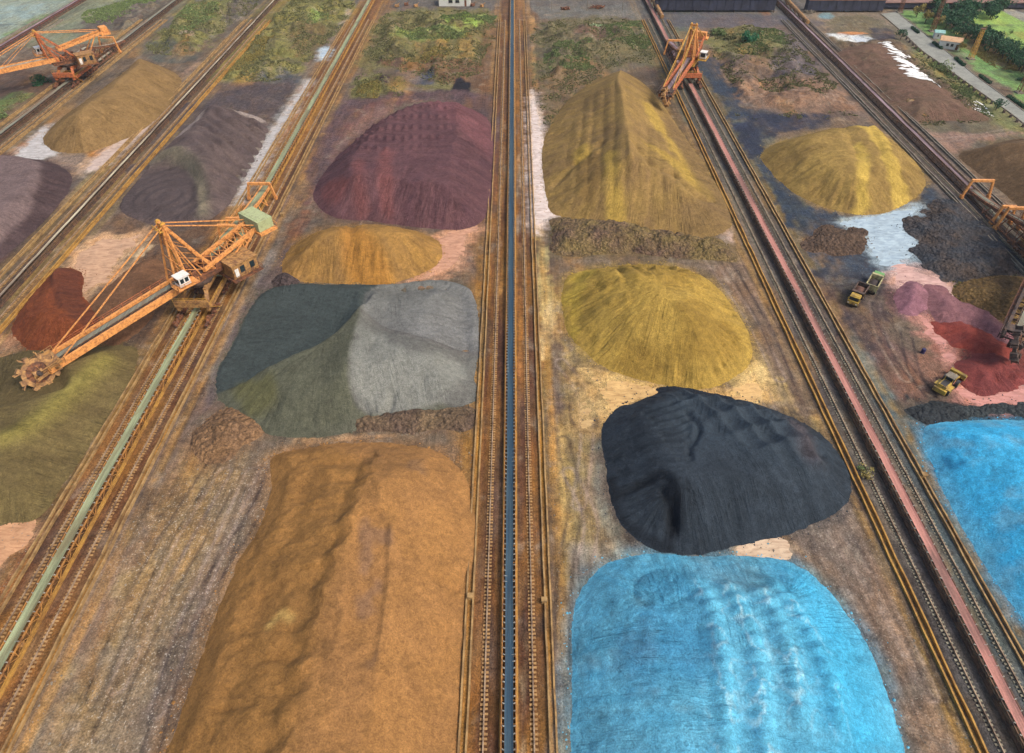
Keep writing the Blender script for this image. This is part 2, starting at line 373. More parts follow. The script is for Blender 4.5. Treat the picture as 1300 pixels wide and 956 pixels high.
# colour patches of the yard soil: (colour, outline on the ground, edge softness m, raggedness m, strength)
PATCH = [
 # far yard and plain
 ((104, 96, 100), [(-700, -60), (2000, -60), (2000, 24), (1120, 26), (480, 27), (-700, 60)], 4, 3, 1),
 ((122, 112, 108), [(480, 12), (640, 12), (640, 20), (480, 22)], 2, 2, .7),
 ((120, 116, 118), [(680, 8), (1000, 8), (1040, 20), (680, 24)], 3, 3, .6),
 ((140, 124, 110), [(1020, 12), (1130, 10), (1150, 40), (1100, 40), (1040, 34)], 2, 2, .8),
 ((120, 160, 175), [(1040, 17), (1056, 16), (1058, 23), (1042, 24)], 1, .5, .8),
 ((150, 105, 80), [(960, 8), (972, 8), (980, 26), (974, 28)], 1, .6, .8),
 # far left
 ((146, 158, 148), [(-500, -40), (104, -40), (96, 0), (60, 24), (0, 60), (-500, 200)], 3, 2, 1),
 ((150, 170, 170), [(0, 10), (60, 5), (60, 14), (0, 34)], 3, 3, .7),
 ((120, 140, 95), [(20, 36), (60, 18), (62, 24), (0, 58)], 3, 3, .8),
 ((132, 138, 116), [(110, 0), (235, 0), (165, 45), (60, 60), (40, 40)], 4, 3, .9),
 ((96, 84, 88), [(168, 2), (225, 2), (196, 36), (150, 46), (100, 40), (120, 20)], 4, 4, .9),
 ((96, 74, 68), [(-60, 100), (40, 88), (75, 96), (60, 118), (0, 150), (-80, 180)], 3, 2, .9),
 ((98, 120, 70), [(0, 146), (30, 128), (40, 120), (20, 118), (-10, 138)], 2, 2, .7),
 # bed between the third and second line, left
 ((120, 118, 74), [(242, 2), (330, 0), (270, 50), (250, 66), (200, 70), (188, 60), (215, 30)], 3, 4, .95),
 ((92, 82, 86), [(300, 0), (345, 0), (300, 40), (285, 30)], 2, 3, .8),
 ((92, 92, 92), [(178, 52), (250, 64), (246, 78), (200, 78), (176, 62)], 2, 2, .8),
 ((170, 150, 138), [(232, 46), (246, 46), (246, 53), (232, 53)], 1, 1, .8),
 ((150, 124, 112), [(225, 96), (245, 80), (262, 68), (250, 90), (210, 140), (180, 175), (165, 180)], 1.5, 2, .8),
 ((226, 206, 188), [(193, 140), (200, 146), (160, 186), (120, 216), (108, 214), (150, 175)], 1, 1.2, .9),
 ((214, 206, 196), [(50, 168), (60, 158), (56, 176), (76, 192), (40, 204), (14, 200)], 1, 1, .95),
 ((150, 128, 120), [(60, 192), (110, 196), (108, 214), (90, 226), (60, 206)], 1.5, 1.5, .9),
 ((216, 176, 140), [(108, 196), (134, 190), (100, 224), (70, 250), (66, 232), (95, 215)], 1, 1.5, .9),
 ((206, 140, 66), [(112, 188), (150, 178), (128, 200), (112, 200)], 1, 1, .9),
 ((190, 120, 60), [(52, 166), (66, 152), (50, 178), (20, 198), (4, 200)], 1, 1, .7),
 ((90, 66, 68), [(-60, 205), (40, 200), (92, 226), (60, 290), (-10, 340), (-90, 380)], 2, 1.5, .95),
 # bed between second line and the green conveyor
 ((126, 122, 74), [(352, 0), (455, 4), (436, 40), (400, 60), (380, 96), (340, 110), (268, 104), (262, 92), (300, 50)], 3, 4, .95),
 ((128, 150, 84), [(396, 20), (408, 20), (408, 32), (396, 32)], 2, 2, .9),
 ((112, 90, 72), [(370, 36), (420, 40), (400, 62), (372, 66)], 3, 4, .6),
 ((78, 84, 96), [(322, 100), (380, 94), (380, 108), (322, 112)], 2, 3, .8),
 ((98, 80, 80), [(250, 108), (380, 108), (350, 160), (330, 150), (240, 140)], 2, 3, .9),
 ((206, 222, 230), [(406, 62), (419, 60), (416, 70), (409, 78), (406, 74)], .6, .4, 1),
 ((150, 140, 136), [(438, 20), (446, 16), (420, 60), (380, 120), (340, 190), (310, 220), (322, 190), (390, 90)], 1, 1, .8),
 ((206, 202, 196), [(388, 106), (394, 104), (352, 166), (340, 196), (320, 230), (306, 256), (300, 256), (322, 206), (345, 164)], .4, .8, .9),
 ((112, 84, 66), [(150, 270), (205, 285), (260, 285), (300, 240), (330, 200), (340, 260), (240, 400), (200, 470), (100, 600), (0, 700), (0, 470), (60, 440), (130, 400), (140, 360), (130, 330)], 3, 2, .8),
 ((222, 178, 132), [(90, 330), (128, 296), (150, 300), (186, 290), (180, 300), (150, 330), (140, 352), (110, 360), (104, 380), (92, 350)], .4, 1.2, 1),
 ((210, 182, 146), [(118, 350), (150, 330), (182, 300), (190, 310), (160, 345), (130, 362), (104, 386), (98, 378)], .8, 2.2, .8),
 ((196, 152, 120), [(-20, 430), (14, 424), (34, 440), (8, 452), (-20, 462)], 1, 1, .95),
 ((226, 170, 120), [(-20, 668), (20, 656), (40, 662), (30, 690), (10, 705), (-20, 730)], 1, 1.5, .95),
 # green conveyor corridor
 ((134, 92, 50), [(470, 0), (500, 20), (300, 300), (120, 600), (-60, 900), (-260, 960), (-60, 760), (200, 400), (400, 80)], 2, 1.5, .55),
 ((150, 84, 60), [(160, 520), (190, 470), (110, 600), (20, 760), (-40, 800)], 1, 1, .7),
 ((180, 128, 62), [(242, 560), (270, 520), (240, 620), (170, 760), (110, 900), (60, 960), (110, 800)], 1.5, 1.5, .85),
 ((120, 98, 92), [(330, 330), (400, 200), (520, 20), (500, 20), (380, 220), (240, 480), (150, 690), (70, 866), (100, 866), (200, 680), (280, 470)], 1, 1, .8),
 ((140, 128, 130), [(350, 330), (300, 400), (275, 500), (262, 500), (290, 400), (335, 320)], 1, 1, .7),
 ((186, 108, 60), [(380, 110), (398, 120), (330, 230), (316, 230)], 1, 1, .5),
 ((224, 190, 160), [(377, 130), (384, 134), (352, 190), (346, 186)], .6, 1.2, .7),
 # left-centre bed
 ((118, 112, 74), [(494, 16), (625, 14), (622, 50), (600, 110), (560, 120), (490, 90), (470, 96), (458, 70)], 4, 4, .9),
 ((146, 170, 84), [(566, 22), (626, 18), (624, 32), (570, 32)], 2, 3, .85),
 ((140, 158, 84), [(506, 42), (590, 38), (588, 54), (520, 54)], 3, 3, .75),
 ((112, 82, 68), [(484, 80), (560, 80), (620, 84), (620, 120), (590, 110), (520, 92)], 2, 3, .8),
 ((84, 90, 108), [(496, 88), (545, 94), (548, 105), (520, 104), (498, 95)], 2, 3, .9),
 ((34, 34, 46), [(574, 110), (584, 102), (598, 108), (594, 118), (598, 126), (586, 126), (574, 120)], .4, 1.2, 1),
 ((120, 118, 66), [(452, 100), (490, 92), (516, 110), (500, 124), (452, 126)], 2, 2, .9),
 ((214, 160, 108), [(492, 124), (516, 114), (524, 117), (536, 120), (534, 128), (500, 128)], 1, 1.2, .9),
 ((110, 74, 80), [(440, 130), (625, 120), (625, 180), (560, 130), (520, 132), (440, 170), (400, 250), (380, 300), (385, 250)], 2, 2, .9),
 ((130, 100, 100), [(455, 150), (480, 134), (500, 136), (440, 190), (410, 240), (400, 230)], 2, 2, .7),
 ((218, 164, 128), [(545, 300), (600, 284), (612, 290), (590, 296), (585, 330), (562, 346), (520, 360), (510, 358), (552, 330)], .4, 1, .95),
 ((128, 110, 112), [(588, 294), (622, 280), (610, 345), (585, 336)], 1.5, 1, .8),
 ((186, 150, 130), [(340, 370), (365, 340), (385, 352), (370, 362), (345, 372)], 1, 1.2, .8),
 ((120, 84, 66), [(375, 270), (400, 270), (372, 310), (345, 362), (355, 330)], 1.5, 1.5, .8),
 ((124, 100, 98), [(600, 350), (615, 360), (606, 520), (600, 580), (560, 550), (340, 552), (300, 560), (260, 530), (270, 500)], 1.5, 1.2, .8),
 ((214, 170, 130), [(360, 556), (400, 552), (480, 550), (500, 554), (450, 560), (400, 566), (385, 564)], .6, .8, .9),
 ((172, 150, 120), [(215, 640), (340, 570), (352, 600), (340, 640), (305, 700), (250, 850), (220, 980), (40, 980), (110, 830)], 3, 2, .55),
 ((132, 112, 100), [(330, 580), (350, 590), (340, 640), (290, 720), (250, 866), (220, 960), (160, 960), (220, 820), (290, 660)], 3, 2.5, .9),
 ((160, 130, 88), [(230, 590), (300, 585), (280, 650), (180, 790), (130, 860), (110, 866), (180, 700)], 4, 4, .6),
 # central corridor
 ((136, 94, 48), [(600, 400), (700, 400), (705, 980), (580, 980)], 2, .8, .8),
 ((118, 86, 62), [(618, 20), (684, 20), (700, 400), (600, 400)], 1.5, .8, .7),
 ((84, 58, 54), [(621, 420), (638, 420), (634, 800), (618, 800)], .8, .6, .8),
 ((110, 70, 50), [(664, 500), (676, 500), (678, 700), (660, 660)], .4, 1, .7),
 ((210, 186, 150), [(662, 800), (672, 760), (674, 970), (656, 970)], .4, 1, .9),
 ((200, 156, 108), [(664, 700), (670, 700), (672, 800), (666, 800)], .6, .6, .8),
 ((216, 204, 180), [(654, 200), (664, 200), (664, 248), (656, 250)], .5, .6, .95),
 ((200, 188, 160), [(637, 190), (645, 190), (645, 240), (635, 240)], .5, .6, .8),
 ((206, 190, 170), [(654, 270), (664, 280), (662, 350), (654, 350)], .5, 1, .7),
 ((214, 150, 96), [(656, 420), (663, 420), (662, 470), (656, 470)], .5, 1, .8),
 ((206, 160, 96), [(620, 330), (642, 330), (640, 370), (622, 370)], .4, 1, .8),
 ((250, 228, 214), [(674, 120), (678, 120), (690, 170), (690, 230), (700, 262), (710, 272), (690, 280), (682, 300), (676, 260)], .6, .8, 1),
 ((190, 146, 96), [(673, 26), (679, 26), (680, 60), (684, 110), (678, 112)], .6, .5, .9),
 ((206, 186, 130), [(680, 280), (692, 300), (700, 350), (710, 410), (690, 440), (682, 400)], 1, 1.4, .85),
 ((226, 200, 150), [(684, 410), (704, 380), (712, 410), (708, 440), (698, 456), (684, 450)], .4, 1, .9),
 # right-centre bed
 ((112, 104, 78), [(684, 28), (826, 28), (850, 70), (870, 110), (770, 90), (700, 160), (686, 120)], 4, 4, .95),
 ((150, 178, 140), [(735, 35), (775, 33), (776, 38), (737, 40)], .4, 1, .9),
 ((118, 92, 84), [(735, 40), (770, 38), (768, 50), (728, 50)], 1.2, 1.5, .9),
 ((124, 100, 78), [(700, 90), (770, 82), (740, 120), (700, 160), (692, 130)], 2, 3, .8),
 ((130, 94, 80), [(812, 88), (830, 86), (836, 104), (826, 114)], 1.5, 1.5, .9),
 ((104, 88, 74), [(790, 80), (850, 110), (925, 260), (935, 330), (900, 310), (840, 160)], 2, 2, .8),
 ((214, 188, 178), [(906, 305), (926, 284), (936, 290), (930, 310), (940, 350), (926, 330)], .4, 1, .8),
 ((136, 112, 96), [(900, 330), (950, 320), (1010, 500), (1060, 580), (1130, 760), (1200, 960), (1140, 960), (1100, 800), (1040, 720), (1000, 690), (1080, 640), (1050, 560), (960, 500), (955, 430)], 2, 1.5, .9),
 ((146, 124, 112), [(1000, 690), (1050, 660), (1090, 620), (1130, 720), (1200, 866), (1240, 980), (1140, 980), (1100, 820), (1040, 730)], 2.5, 2, .7),
 ((200, 170, 110), [(950, 460), (970, 455), (1000, 500), (1050, 570), (1040, 600), (980, 520), (950, 510)], 2, 2.5, .7),
 ((240, 200, 128), [(764, 470), (790, 476), (850, 490), (920, 496), (958, 480), (962, 512), (930, 520), (860, 500), (800, 510), (768, 540), (764, 510)], .4, .8, 1),
 ((232, 196, 140), [(704, 400), (716, 440), (742, 468), (770, 480), (764, 500), (740, 486), (712, 452), (700, 430)], .4, 1.0, .95),
 ((238, 204, 140), [(930, 478), (960, 456), (976, 480), (968, 512), (935, 512)], .4, 1.0, .95),
 ((216, 180, 120), [(735, 503), (745, 501), (752, 530), (744, 542), (738, 530)], .6, .4, .95),
 ((150, 128, 86), [(700, 440), (760, 470), (764, 560), (750, 620), (790, 700), (730, 780), (722, 980), (700, 980), (695, 700)], 2.5, 2, .8),
 ((118, 98, 92), [(700, 440), (712, 440), (712, 980), (700, 980)], 1, .8, .8),
 ((196, 160, 96), [(706, 540), (720, 560), (722, 760), (712, 700)], 1.2, 1, .7),
 ((180, 166, 150), [(728, 700), (790, 690), (740, 740), (724, 790)], 1.5, 1, .8),
 ((150, 150, 146), [(762, 560), (768, 640), (790, 690), (772, 690), (752, 620)], 1.2, 1, .6),
 ((236, 206, 170), [(940, 694), (992, 688), (1000, 702), (984, 710), (950, 706)], .6, .8, .95),
 ((116, 112, 112), [(722, 790), (730, 760), (728, 980), (720, 980)], .8, .6, .8),
 # pink conveyor corridor
 ((84, 92, 88), [(825, 0), (880, 0), (980, 170), (1060, 330), (1010, 330), (930, 240), (850, 110)], 1.5, 1, .8),
 ((110, 96, 74), [(930, 240), (1060, 330), (1330, 960), (1220, 960), (1100, 640), (980, 330)], 1.5, 1, .75),
 ((92, 88, 92), [(1118, 640), (1140, 640), (1250, 880), (1300, 980), (1270, 980), (1180, 800), (1000, 400), (1000, 370)], .4, .8, .8),
 ((104, 76, 82), [(980, 300), (1020, 340), (1090, 480), (1070, 480)], .4, .8, .6),
 ((150, 128, 66), [(1196, 720), (1230, 720), (1262, 800), (1240, 800)], 1, 1.2, .85),
 ((48, 50, 60), [(1250, 772), (1268, 778), (1276, 802), (1262, 800)], 1, 1, .8),
 # right side ground
 ((118, 98, 92), [(880, 28), (1010, 30), (1060, 90), (1150, 190), (1100, 150), (960, 165), (930, 140)], 3, 3, .9),
 ((92, 88, 98), [(970, 52), (1020, 46), (1040, 90), (1020, 100), (985, 95)], 3, 4, .7),
 ((150, 122, 96), [(890, 72), (905, 80), (960, 120), (940, 130), (905, 100)], 2, 3, .7),
 ((150, 116, 96), [(930, 110), (1060, 110), (1090, 140), (1000, 140), (940, 130)], 2, 3, .6),
 ((120, 118, 74), [(905, 36), (985, 42), (990, 70), (935, 80), (900, 60)], 3, 3, .8),
 ((66, 78, 92), [(895, 90), (920, 110), (960, 200), (1020, 260), (1060, 275), (1165, 250), (1180, 225), (1300, 330), (1330, 400), (1180, 370), (1100, 360), (1060, 340), (980, 200)], 2.5, 2, .9),
 ((50, 62, 82), [(950, 140), (1010, 150), (970, 170), (962, 200), (945, 170)], 2, 2, .8),
 ((104, 90, 92), [(1170, 190), (1240, 250), (1300, 320), (1290, 340), (1230, 290), (1180, 235)], 2, 2, .7),
 ((190, 214, 222), [(1062, 280), (1110, 272), (1170, 262), (1150, 285), (1165, 305), (1160, 330), (1130, 345), (1105, 325), (1095, 300)], 1, 3, .9),
 ((126, 132, 140), [(1030, 330), (1120, 330), (1150, 360), (1060, 365), (1040, 350)], 2, 3, .7),
 ((110, 84, 86), [(1040, 350), (1090, 390), (1140, 370), (1140, 440), (1200, 470), (1180, 520), (1150, 520), (1080, 440)], 3, 3, .85),
 ((150, 110, 92), [(1150, 470), (1210, 440), (1210, 500), (1170, 510)], 3, 3, .6),
 ((232, 186, 170), [(1130, 345), (1150, 336), (1180, 346), (1205, 358), (1220, 380), (1260, 400), (1225, 392), (1180, 366), (1140, 370)], .8, 1.4, 1),
 ((232, 160, 142), [(1170, 400), (1190, 410), (1210, 440), (1216, 464), (1205, 460), (1185, 430), (1170, 415)], 1, 2, .95),
 ((226, 156, 140), [(1215, 490), (1240, 488), (1300, 490), (1340, 500), (1340, 516), (1250, 516), (1222, 504)], 1, 2, 1),
 ((120, 60, 62), [(1190, 420), (1240, 420), (1340, 470), (1340, 500), (1250, 500), (1210, 460)], 2, 2, .9),
 ((70, 88, 96), [(1150, 520), (1200, 512), (1340, 515), (1340, 535), (1190, 545), (1172, 560), (1215, 660), (1300, 790), (1400, 980), (1340, 980), (1240, 760), (1150, 580)], 1.5, 1.2, .95),
 ((44, 50, 58), [(1160, 512), (1200, 508), (1340, 512), (1340, 530), (1200, 528), (1170, 530)], 1, 2, .9),
 ((104, 122, 124), [(1080, 420), (1130, 500), (1160, 560), (1240, 720), (1330, 900), (1300, 900), (1180, 660), (1100, 500)], 1.5, 1, .7),
 ((200, 200, 190), [(1288, 488), (1310, 484), (1310, 496), (1290, 496)], .6, .8, .9),
 # beyond the last conveyor
 ((112, 104, 86), [(1050, 30), (1120, 26), (1300, 160), (1400, 240), (1210, 190), (1100, 100)], 2, 2, .9),
 ((126, 130, 84), [(1150, 70), (1200, 70), (1300, 160), (1280, 165), (1230, 130), (1180, 96)], 2, 2, .8),
 ((160, 126, 116), [(1180, 166), (1230, 170), (1300, 168), (1240, 180), (1215, 195), (1190, 185)], 1.5, 1.5, .7),
 ((236, 240, 240), [(1052, 44), (1070, 44), (1104, 48), (1104, 52), (1086, 55), (1066, 50)], .6, .5, 1),
 ((206, 140, 90), [(1064, 41), (1096, 41), (1102, 45), (1068, 45)], .6, .4, .9),
 ((64, 60, 76), [(1106, 36), (1128, 36), (1134, 48), (1108, 52)], 1, 1.5, .8),
 # the park strip beyond the road
 ((120, 158, 96), [(1140, 14), (1180, 18), (1230, 50), (1300, 92), (1420, 170), (1420, 300), (1300, 130), (1230, 80), (1160, 30)], 2, 2, 1),
 ((120, 104, 78), [(1230, 52), (1250, 48), (1300, 76), (1300, 92), (1260, 80), (1235, 66)], 1.5, 2, .8),
 ((150, 184, 100), [(1226, 22), (1262, 12), (1300, 26), (1340, 44), (1340, 70), (1300, 66), (1250, 40)], 2, 2, 1),
 ((160, 160, 156), [(1268, 10), (1280, 10), (1340, 34), (1340, 44), (1300, 28)], 1, .5, .9),
]
DK = (58, 48, 50); PL = (170, 150, 136)
TRACKS = [([(1040, 430), (1090, 400), (1120, 350), (1140, 320)], DK, .6), ([(1150, 420), (1160, 470), (1180, 500)], DK, .5), ([(1050, 340), (1080, 350), (1130, 345)], PL, .6),
 ([(1060, 360), (1100, 352), (1150, 325)], DK, .6), ([(1110, 385), (1120, 430), (1150, 480)], PL, .45), ([(1180, 500), (1140, 450), (1125, 400)], DK, .4),
 ([(1030, 318), (1050, 335), (1110, 338)], PL, .5), ([(970, 500), (1000, 560), (1050, 600)], PL, .5), ([(990, 480), (1030, 560), (1070, 620)], DK, .35),
 ([(735, 470), (760, 490), (760, 520), (740, 540), (730, 520), (738, 500)], DK, .6), ([(740, 480), (775, 500), (760, 540)], DK, .5), ([(712, 460), (740, 500), (745, 560), (735, 640)], PL, .4),
 ([(722, 600), (750, 660), (740, 720)], PL, .45), ([(320, 600), (250, 760), (200, 900)], PL, .4), ([(300, 600), (210, 760), (130, 930)], DK, .35), ([(330, 600), (290, 690), (250, 800)], DK, .3),
 ([(1060, 680), (1120, 760), (1180, 880)], PL, .4), ([(1040, 700), (1100, 790), (1160, 930)], DK, .3), ([(945, 130), (1000, 120), (1080, 130)], PL, .4), ([(900, 70), (930, 110), (960, 150)], DK, .4),
 ([(545, 315), (580, 305), (612, 345)], DK, .35), ([(560, 350), (600, 350), (610, 400)], DK, .3), ([(1170, 180), (1215, 176), (1280, 166)], PL, .5), ([(1010, 110), (1060, 140), (1150, 215)], DK, .4),
 ([(350, 590), (330, 640), (240, 790), (190, 960)], DK, .4), ([(270, 590), (190, 720), (120, 880)], DK, .4), ([(285, 600), (215, 720), (150, 870)], PL, .35), ([(1100, 640), (1150, 740), (1215, 900)], DK, .4), ([(1080, 660), (1140, 770), (1190, 880)], DK, .35),
 ([(715, 560), (730, 640), (718, 720), (712, 860)], DK, .4), ([(1000, 520), (1060, 600), (1090, 640)], DK, .4), ([(940, 340), (990, 430), (1030, 520)], DK, .4),
 ([(130, 290), (180, 300), (190, 330), (150, 400)], DK, .35), ([(900, 330), (950, 400), (990, 480)], PL, .4), ([(920, 330), (975, 420), (1010, 520)], DK, .35), ([(1070, 240), (1150, 290), (1240, 350)], DK, .35)]
PUDDLES = [
 ((224, 180, 138), 'salmon muddy water behind the boom of the near reclaimer', [(90, 330), (128, 300), (150, 302), (184, 294), (176, 306), (150, 334), (140, 356), (112, 366), (100, 386), (92, 352)]),
 ((244, 202, 132), 'golden muddy water between the mustard and the black piles', [(740, 468), (768, 478), (850, 492), (920, 498), (956, 484), (972, 500), (940, 516), (860, 504), (800, 512), (768, 542), (760, 512)]),
 ((222, 186, 126), 'small golden puddle left of the black pile', [(735, 503), (745, 501), (752, 530), (744, 542), (738, 530)]),
 ((226, 172, 136), 'salmon puddle between the golden-brown and the maroon piles', [(556, 302), (600, 285), (612, 291), (592, 300), (586, 330), (562, 346), (520, 359), (548, 340)]),
 ((248, 230, 218), 'long pale pink puddle beside the khaki ridge', [(674, 124), (678, 122), (688, 170), (690, 230), (702, 262), (710, 272), (690, 282), (680, 296), (676, 262)]),
 ((196, 216, 224), 'pale blue water below the khaki pile on the right', [(1064, 282), (1110, 274), (1168, 262), (1152, 286), (1164, 306), (1156, 332), (1132, 345), (1108, 326), (1098, 300)]),
 ((234, 190, 174), 'pink puddle beside the mauve cone', [(1132, 346), (1150, 338), (1180, 348), (1204, 360), (1222, 382), (1256, 400), (1225, 394), (1180, 368), (1142, 368)]),
 ((230, 164, 146), 'salmon puddle on the left of the red heaps', [(1170, 402), (1188, 412), (1206, 440), (1214, 462), (1203, 458), (1186, 432), (1172, 418)]),
 ((226, 160, 144), 'salmon puddle in front of the wheel loader', [(1218, 494), (1240, 490), (1300, 492), (1330, 500), (1330, 512), (1252, 514), (1224, 506)]),
 ((214, 228, 234), 'small white pool beside the green conveyor far away', [(408, 63), (418, 61), (415, 69), (409, 76), (406, 72)]),
 ((210, 204, 196), 'long pale puddle left of the green conveyor', [(388, 108), (393, 106), (352, 168), (340, 198), (320, 230), (307, 254), (302, 254), (322, 208), (345, 166)]),
 ((222, 198, 180), 'long pale puddle right of the tan pile', [(192, 143), (198, 148), (160, 186), (122, 214), (112, 212), (150, 178)]),
 ((214, 208, 200), 'white pool at the foot of the tan pile', [(50, 170), (58, 162), (56, 178), (72, 194), (40, 203), (20, 200)]),
 ((226, 174, 128), 'salmon puddle at the lower left edge', [(-16, 668), (18, 660), (36, 666), (28, 688), (8, 700), (-16, 720)]),
 ((236, 208, 174), 'pale puddle between the black and the blue piles', [(944, 695), (990, 690), (996, 702), (984, 708), (952, 705)]),
 ((236, 240, 240), 'white pool at the top of the red-brown bank', [(1054, 45), (1070, 45), (1102, 49), (1100, 52), (1086, 54), (1068, 50)]),
]
PUDW = [smooth(GP(P), 4) for _, _, P in PUDDLES]
def ground_height(x, y):
    """low overgrown mounds in the idle beds"""
    z = np.zeros_like(x)
    beds = [
        ([(245, 6), (325, 4), (268, 50), (250, 66), (200, 70), (215, 30)], 4.5, 10),
        ([(160, 10), (215, 6), (190, 36), (150, 42), (120, 30)], 4.5, 9),
        ([(358, 6), (448, 6), (430, 34), (396, 58), (372, 96), (280, 100), (300, 60)], 4.5, 9),
        ([(500, 22), (618, 22), (616, 60), (600, 100), (560, 104), (500, 84), (475, 80)], 4.5, 8),
        ([(456, 102), (490, 96), (512, 110), (498, 122), (458, 122)], 3.0, 5),
        ([(690, 34), (820, 34), (835, 60), (780, 70), (740, 90), (700, 100), (690, 70)], 4.5, 8),
        ([(695, 90), (750, 84), (715, 120), (693, 120)], 2.5, 5),
        ([(910, 40), (1000, 36), (1040, 90), (1080, 130), (1000, 138), (940, 128), (915, 90)], 4.0, 9),
        ([(1040, 45), (1140, 50), (1240, 130), (1210, 150), (1150, 150), (1090, 90)], 2.5, 5),
    ]
    for P, hh, sc in beds:
        Pw = smooth(GP(P), 3)
        d = np.zeros_like(x)
        m = (x > Pw[:, 0].min()) & (x < Pw[:, 0].max()) & (y > Pw[:, 1].min()) & (y < Pw[:, 1].max())
        if m.any():
            s, _ = sdf(x[m], y[m], Pw)
            n = fbm(x[m], y[m], sc, sc * .8, 4, 91)
            d[m] = sstep(0, 6, s) * hh * np.clip(.35 + .9 * n, 0, 1.2)
        z += d
    z += .05 * fbm(x, y, 3, 5, 3, 17)
    for cx in LANES:       # corridors stay flat
        z *= sstep(6.5, 9.0, np.abs(x - cx)) * .98 + .02
    for P in PUDW:
        m = (x > P[:, 0].min() - 4) & (x < P[:, 0].max() + 4) & (y > P[:, 1].min() - 4) & (y < P[:, 1].max() + 4)
        if m.any():
            s, _ = sdf(x[m], y[m], P); s = s - .9 + 2.4 * fbm(x[m], y[m], 4.5, 1.6, 5, 505, .65) + .5 * fbm(x[m], y[m], .9, .9, 2, 506)
            zz = z[m] * (1 - .8 * sstep(-2, 1, s)); z[m] = zz * .6 - (.115 + .03 * fbm(x[m], y[m], 2.5, .9, 3, 507)) * sstep(-1.6, 1.0, s)
    return z
def warm(c):
    r, g, b_ = c; s = max(0, b_ - .86 * g) * .3 if max(c) < 152 and r < 152 and b_ < r + 6 else 0
    return (r + 4, g + 4 + s * .4, b_ - s * .6)
PATCHW = [(C(*warm(c)), smooth(GP(P), 3), so, ra, al) for c, P, so, ra, al in PATCH]
LATE = [
 ((56, 68, 84), [(890, 66), (905, 76), (940, 130), (962, 165), (972, 200), (1005, 245), (1050, 272), (1110, 282), (1165, 262), (1175, 235), (1215, 262), (1300, 330), (1300, 352), (1200, 352), (1150, 350), (1100, 356), (1050, 350), (1034, 335), (990, 262), (925, 140), (884, 85)], 1.5, 2.4, .82),
 ((52, 58, 76), [(945, 150), (1000, 144), (1060, 148), (1040, 160), (985, 170), (960, 200), (942, 180)], 1.5, 2, .8),
 ((100, 98, 106), [(840, 16), (1000, 20), (1040, 34), (870, 34), (845, 30)], 2, 2, .7),
 ((82, 96, 100), [(1112, 500), (1150, 540), (1178, 600), (1240, 720), (1330, 900), (1300, 900), (1240, 780), (1180, 660), (1120, 540)], 1, 1.2, .75),
 ((62, 60, 66), [(1140, 400), (1120, 360), (1060, 345), (1040, 350), (1075, 400), (1100, 440), (1120, 420)], 2, 3, .55),
 ((92, 78, 82), [(620, 120), (625, 200), (600, 150), (540, 128), (470, 130), (430, 170), (400, 240), (385, 250), (440, 128)], 1.5, 2, .6),
 ((84, 76, 80), [(240, 130), (350, 104), (376, 104), (345, 160), (338, 150), (290, 138), (250, 150), (210, 186), (180, 222), (165, 215)], 1.5, 2, .7),
 ((98, 86, 88), [(300, 404), (345, 340), (372, 310), (350, 370), (300, 430), (272, 500), (262, 540), (256, 520)], 1, 1.5, .6),
]
LATEW = [(C(*c), smooth(GP(P), 3), so, ra, al) for c, P, so, ra, al in LATE]
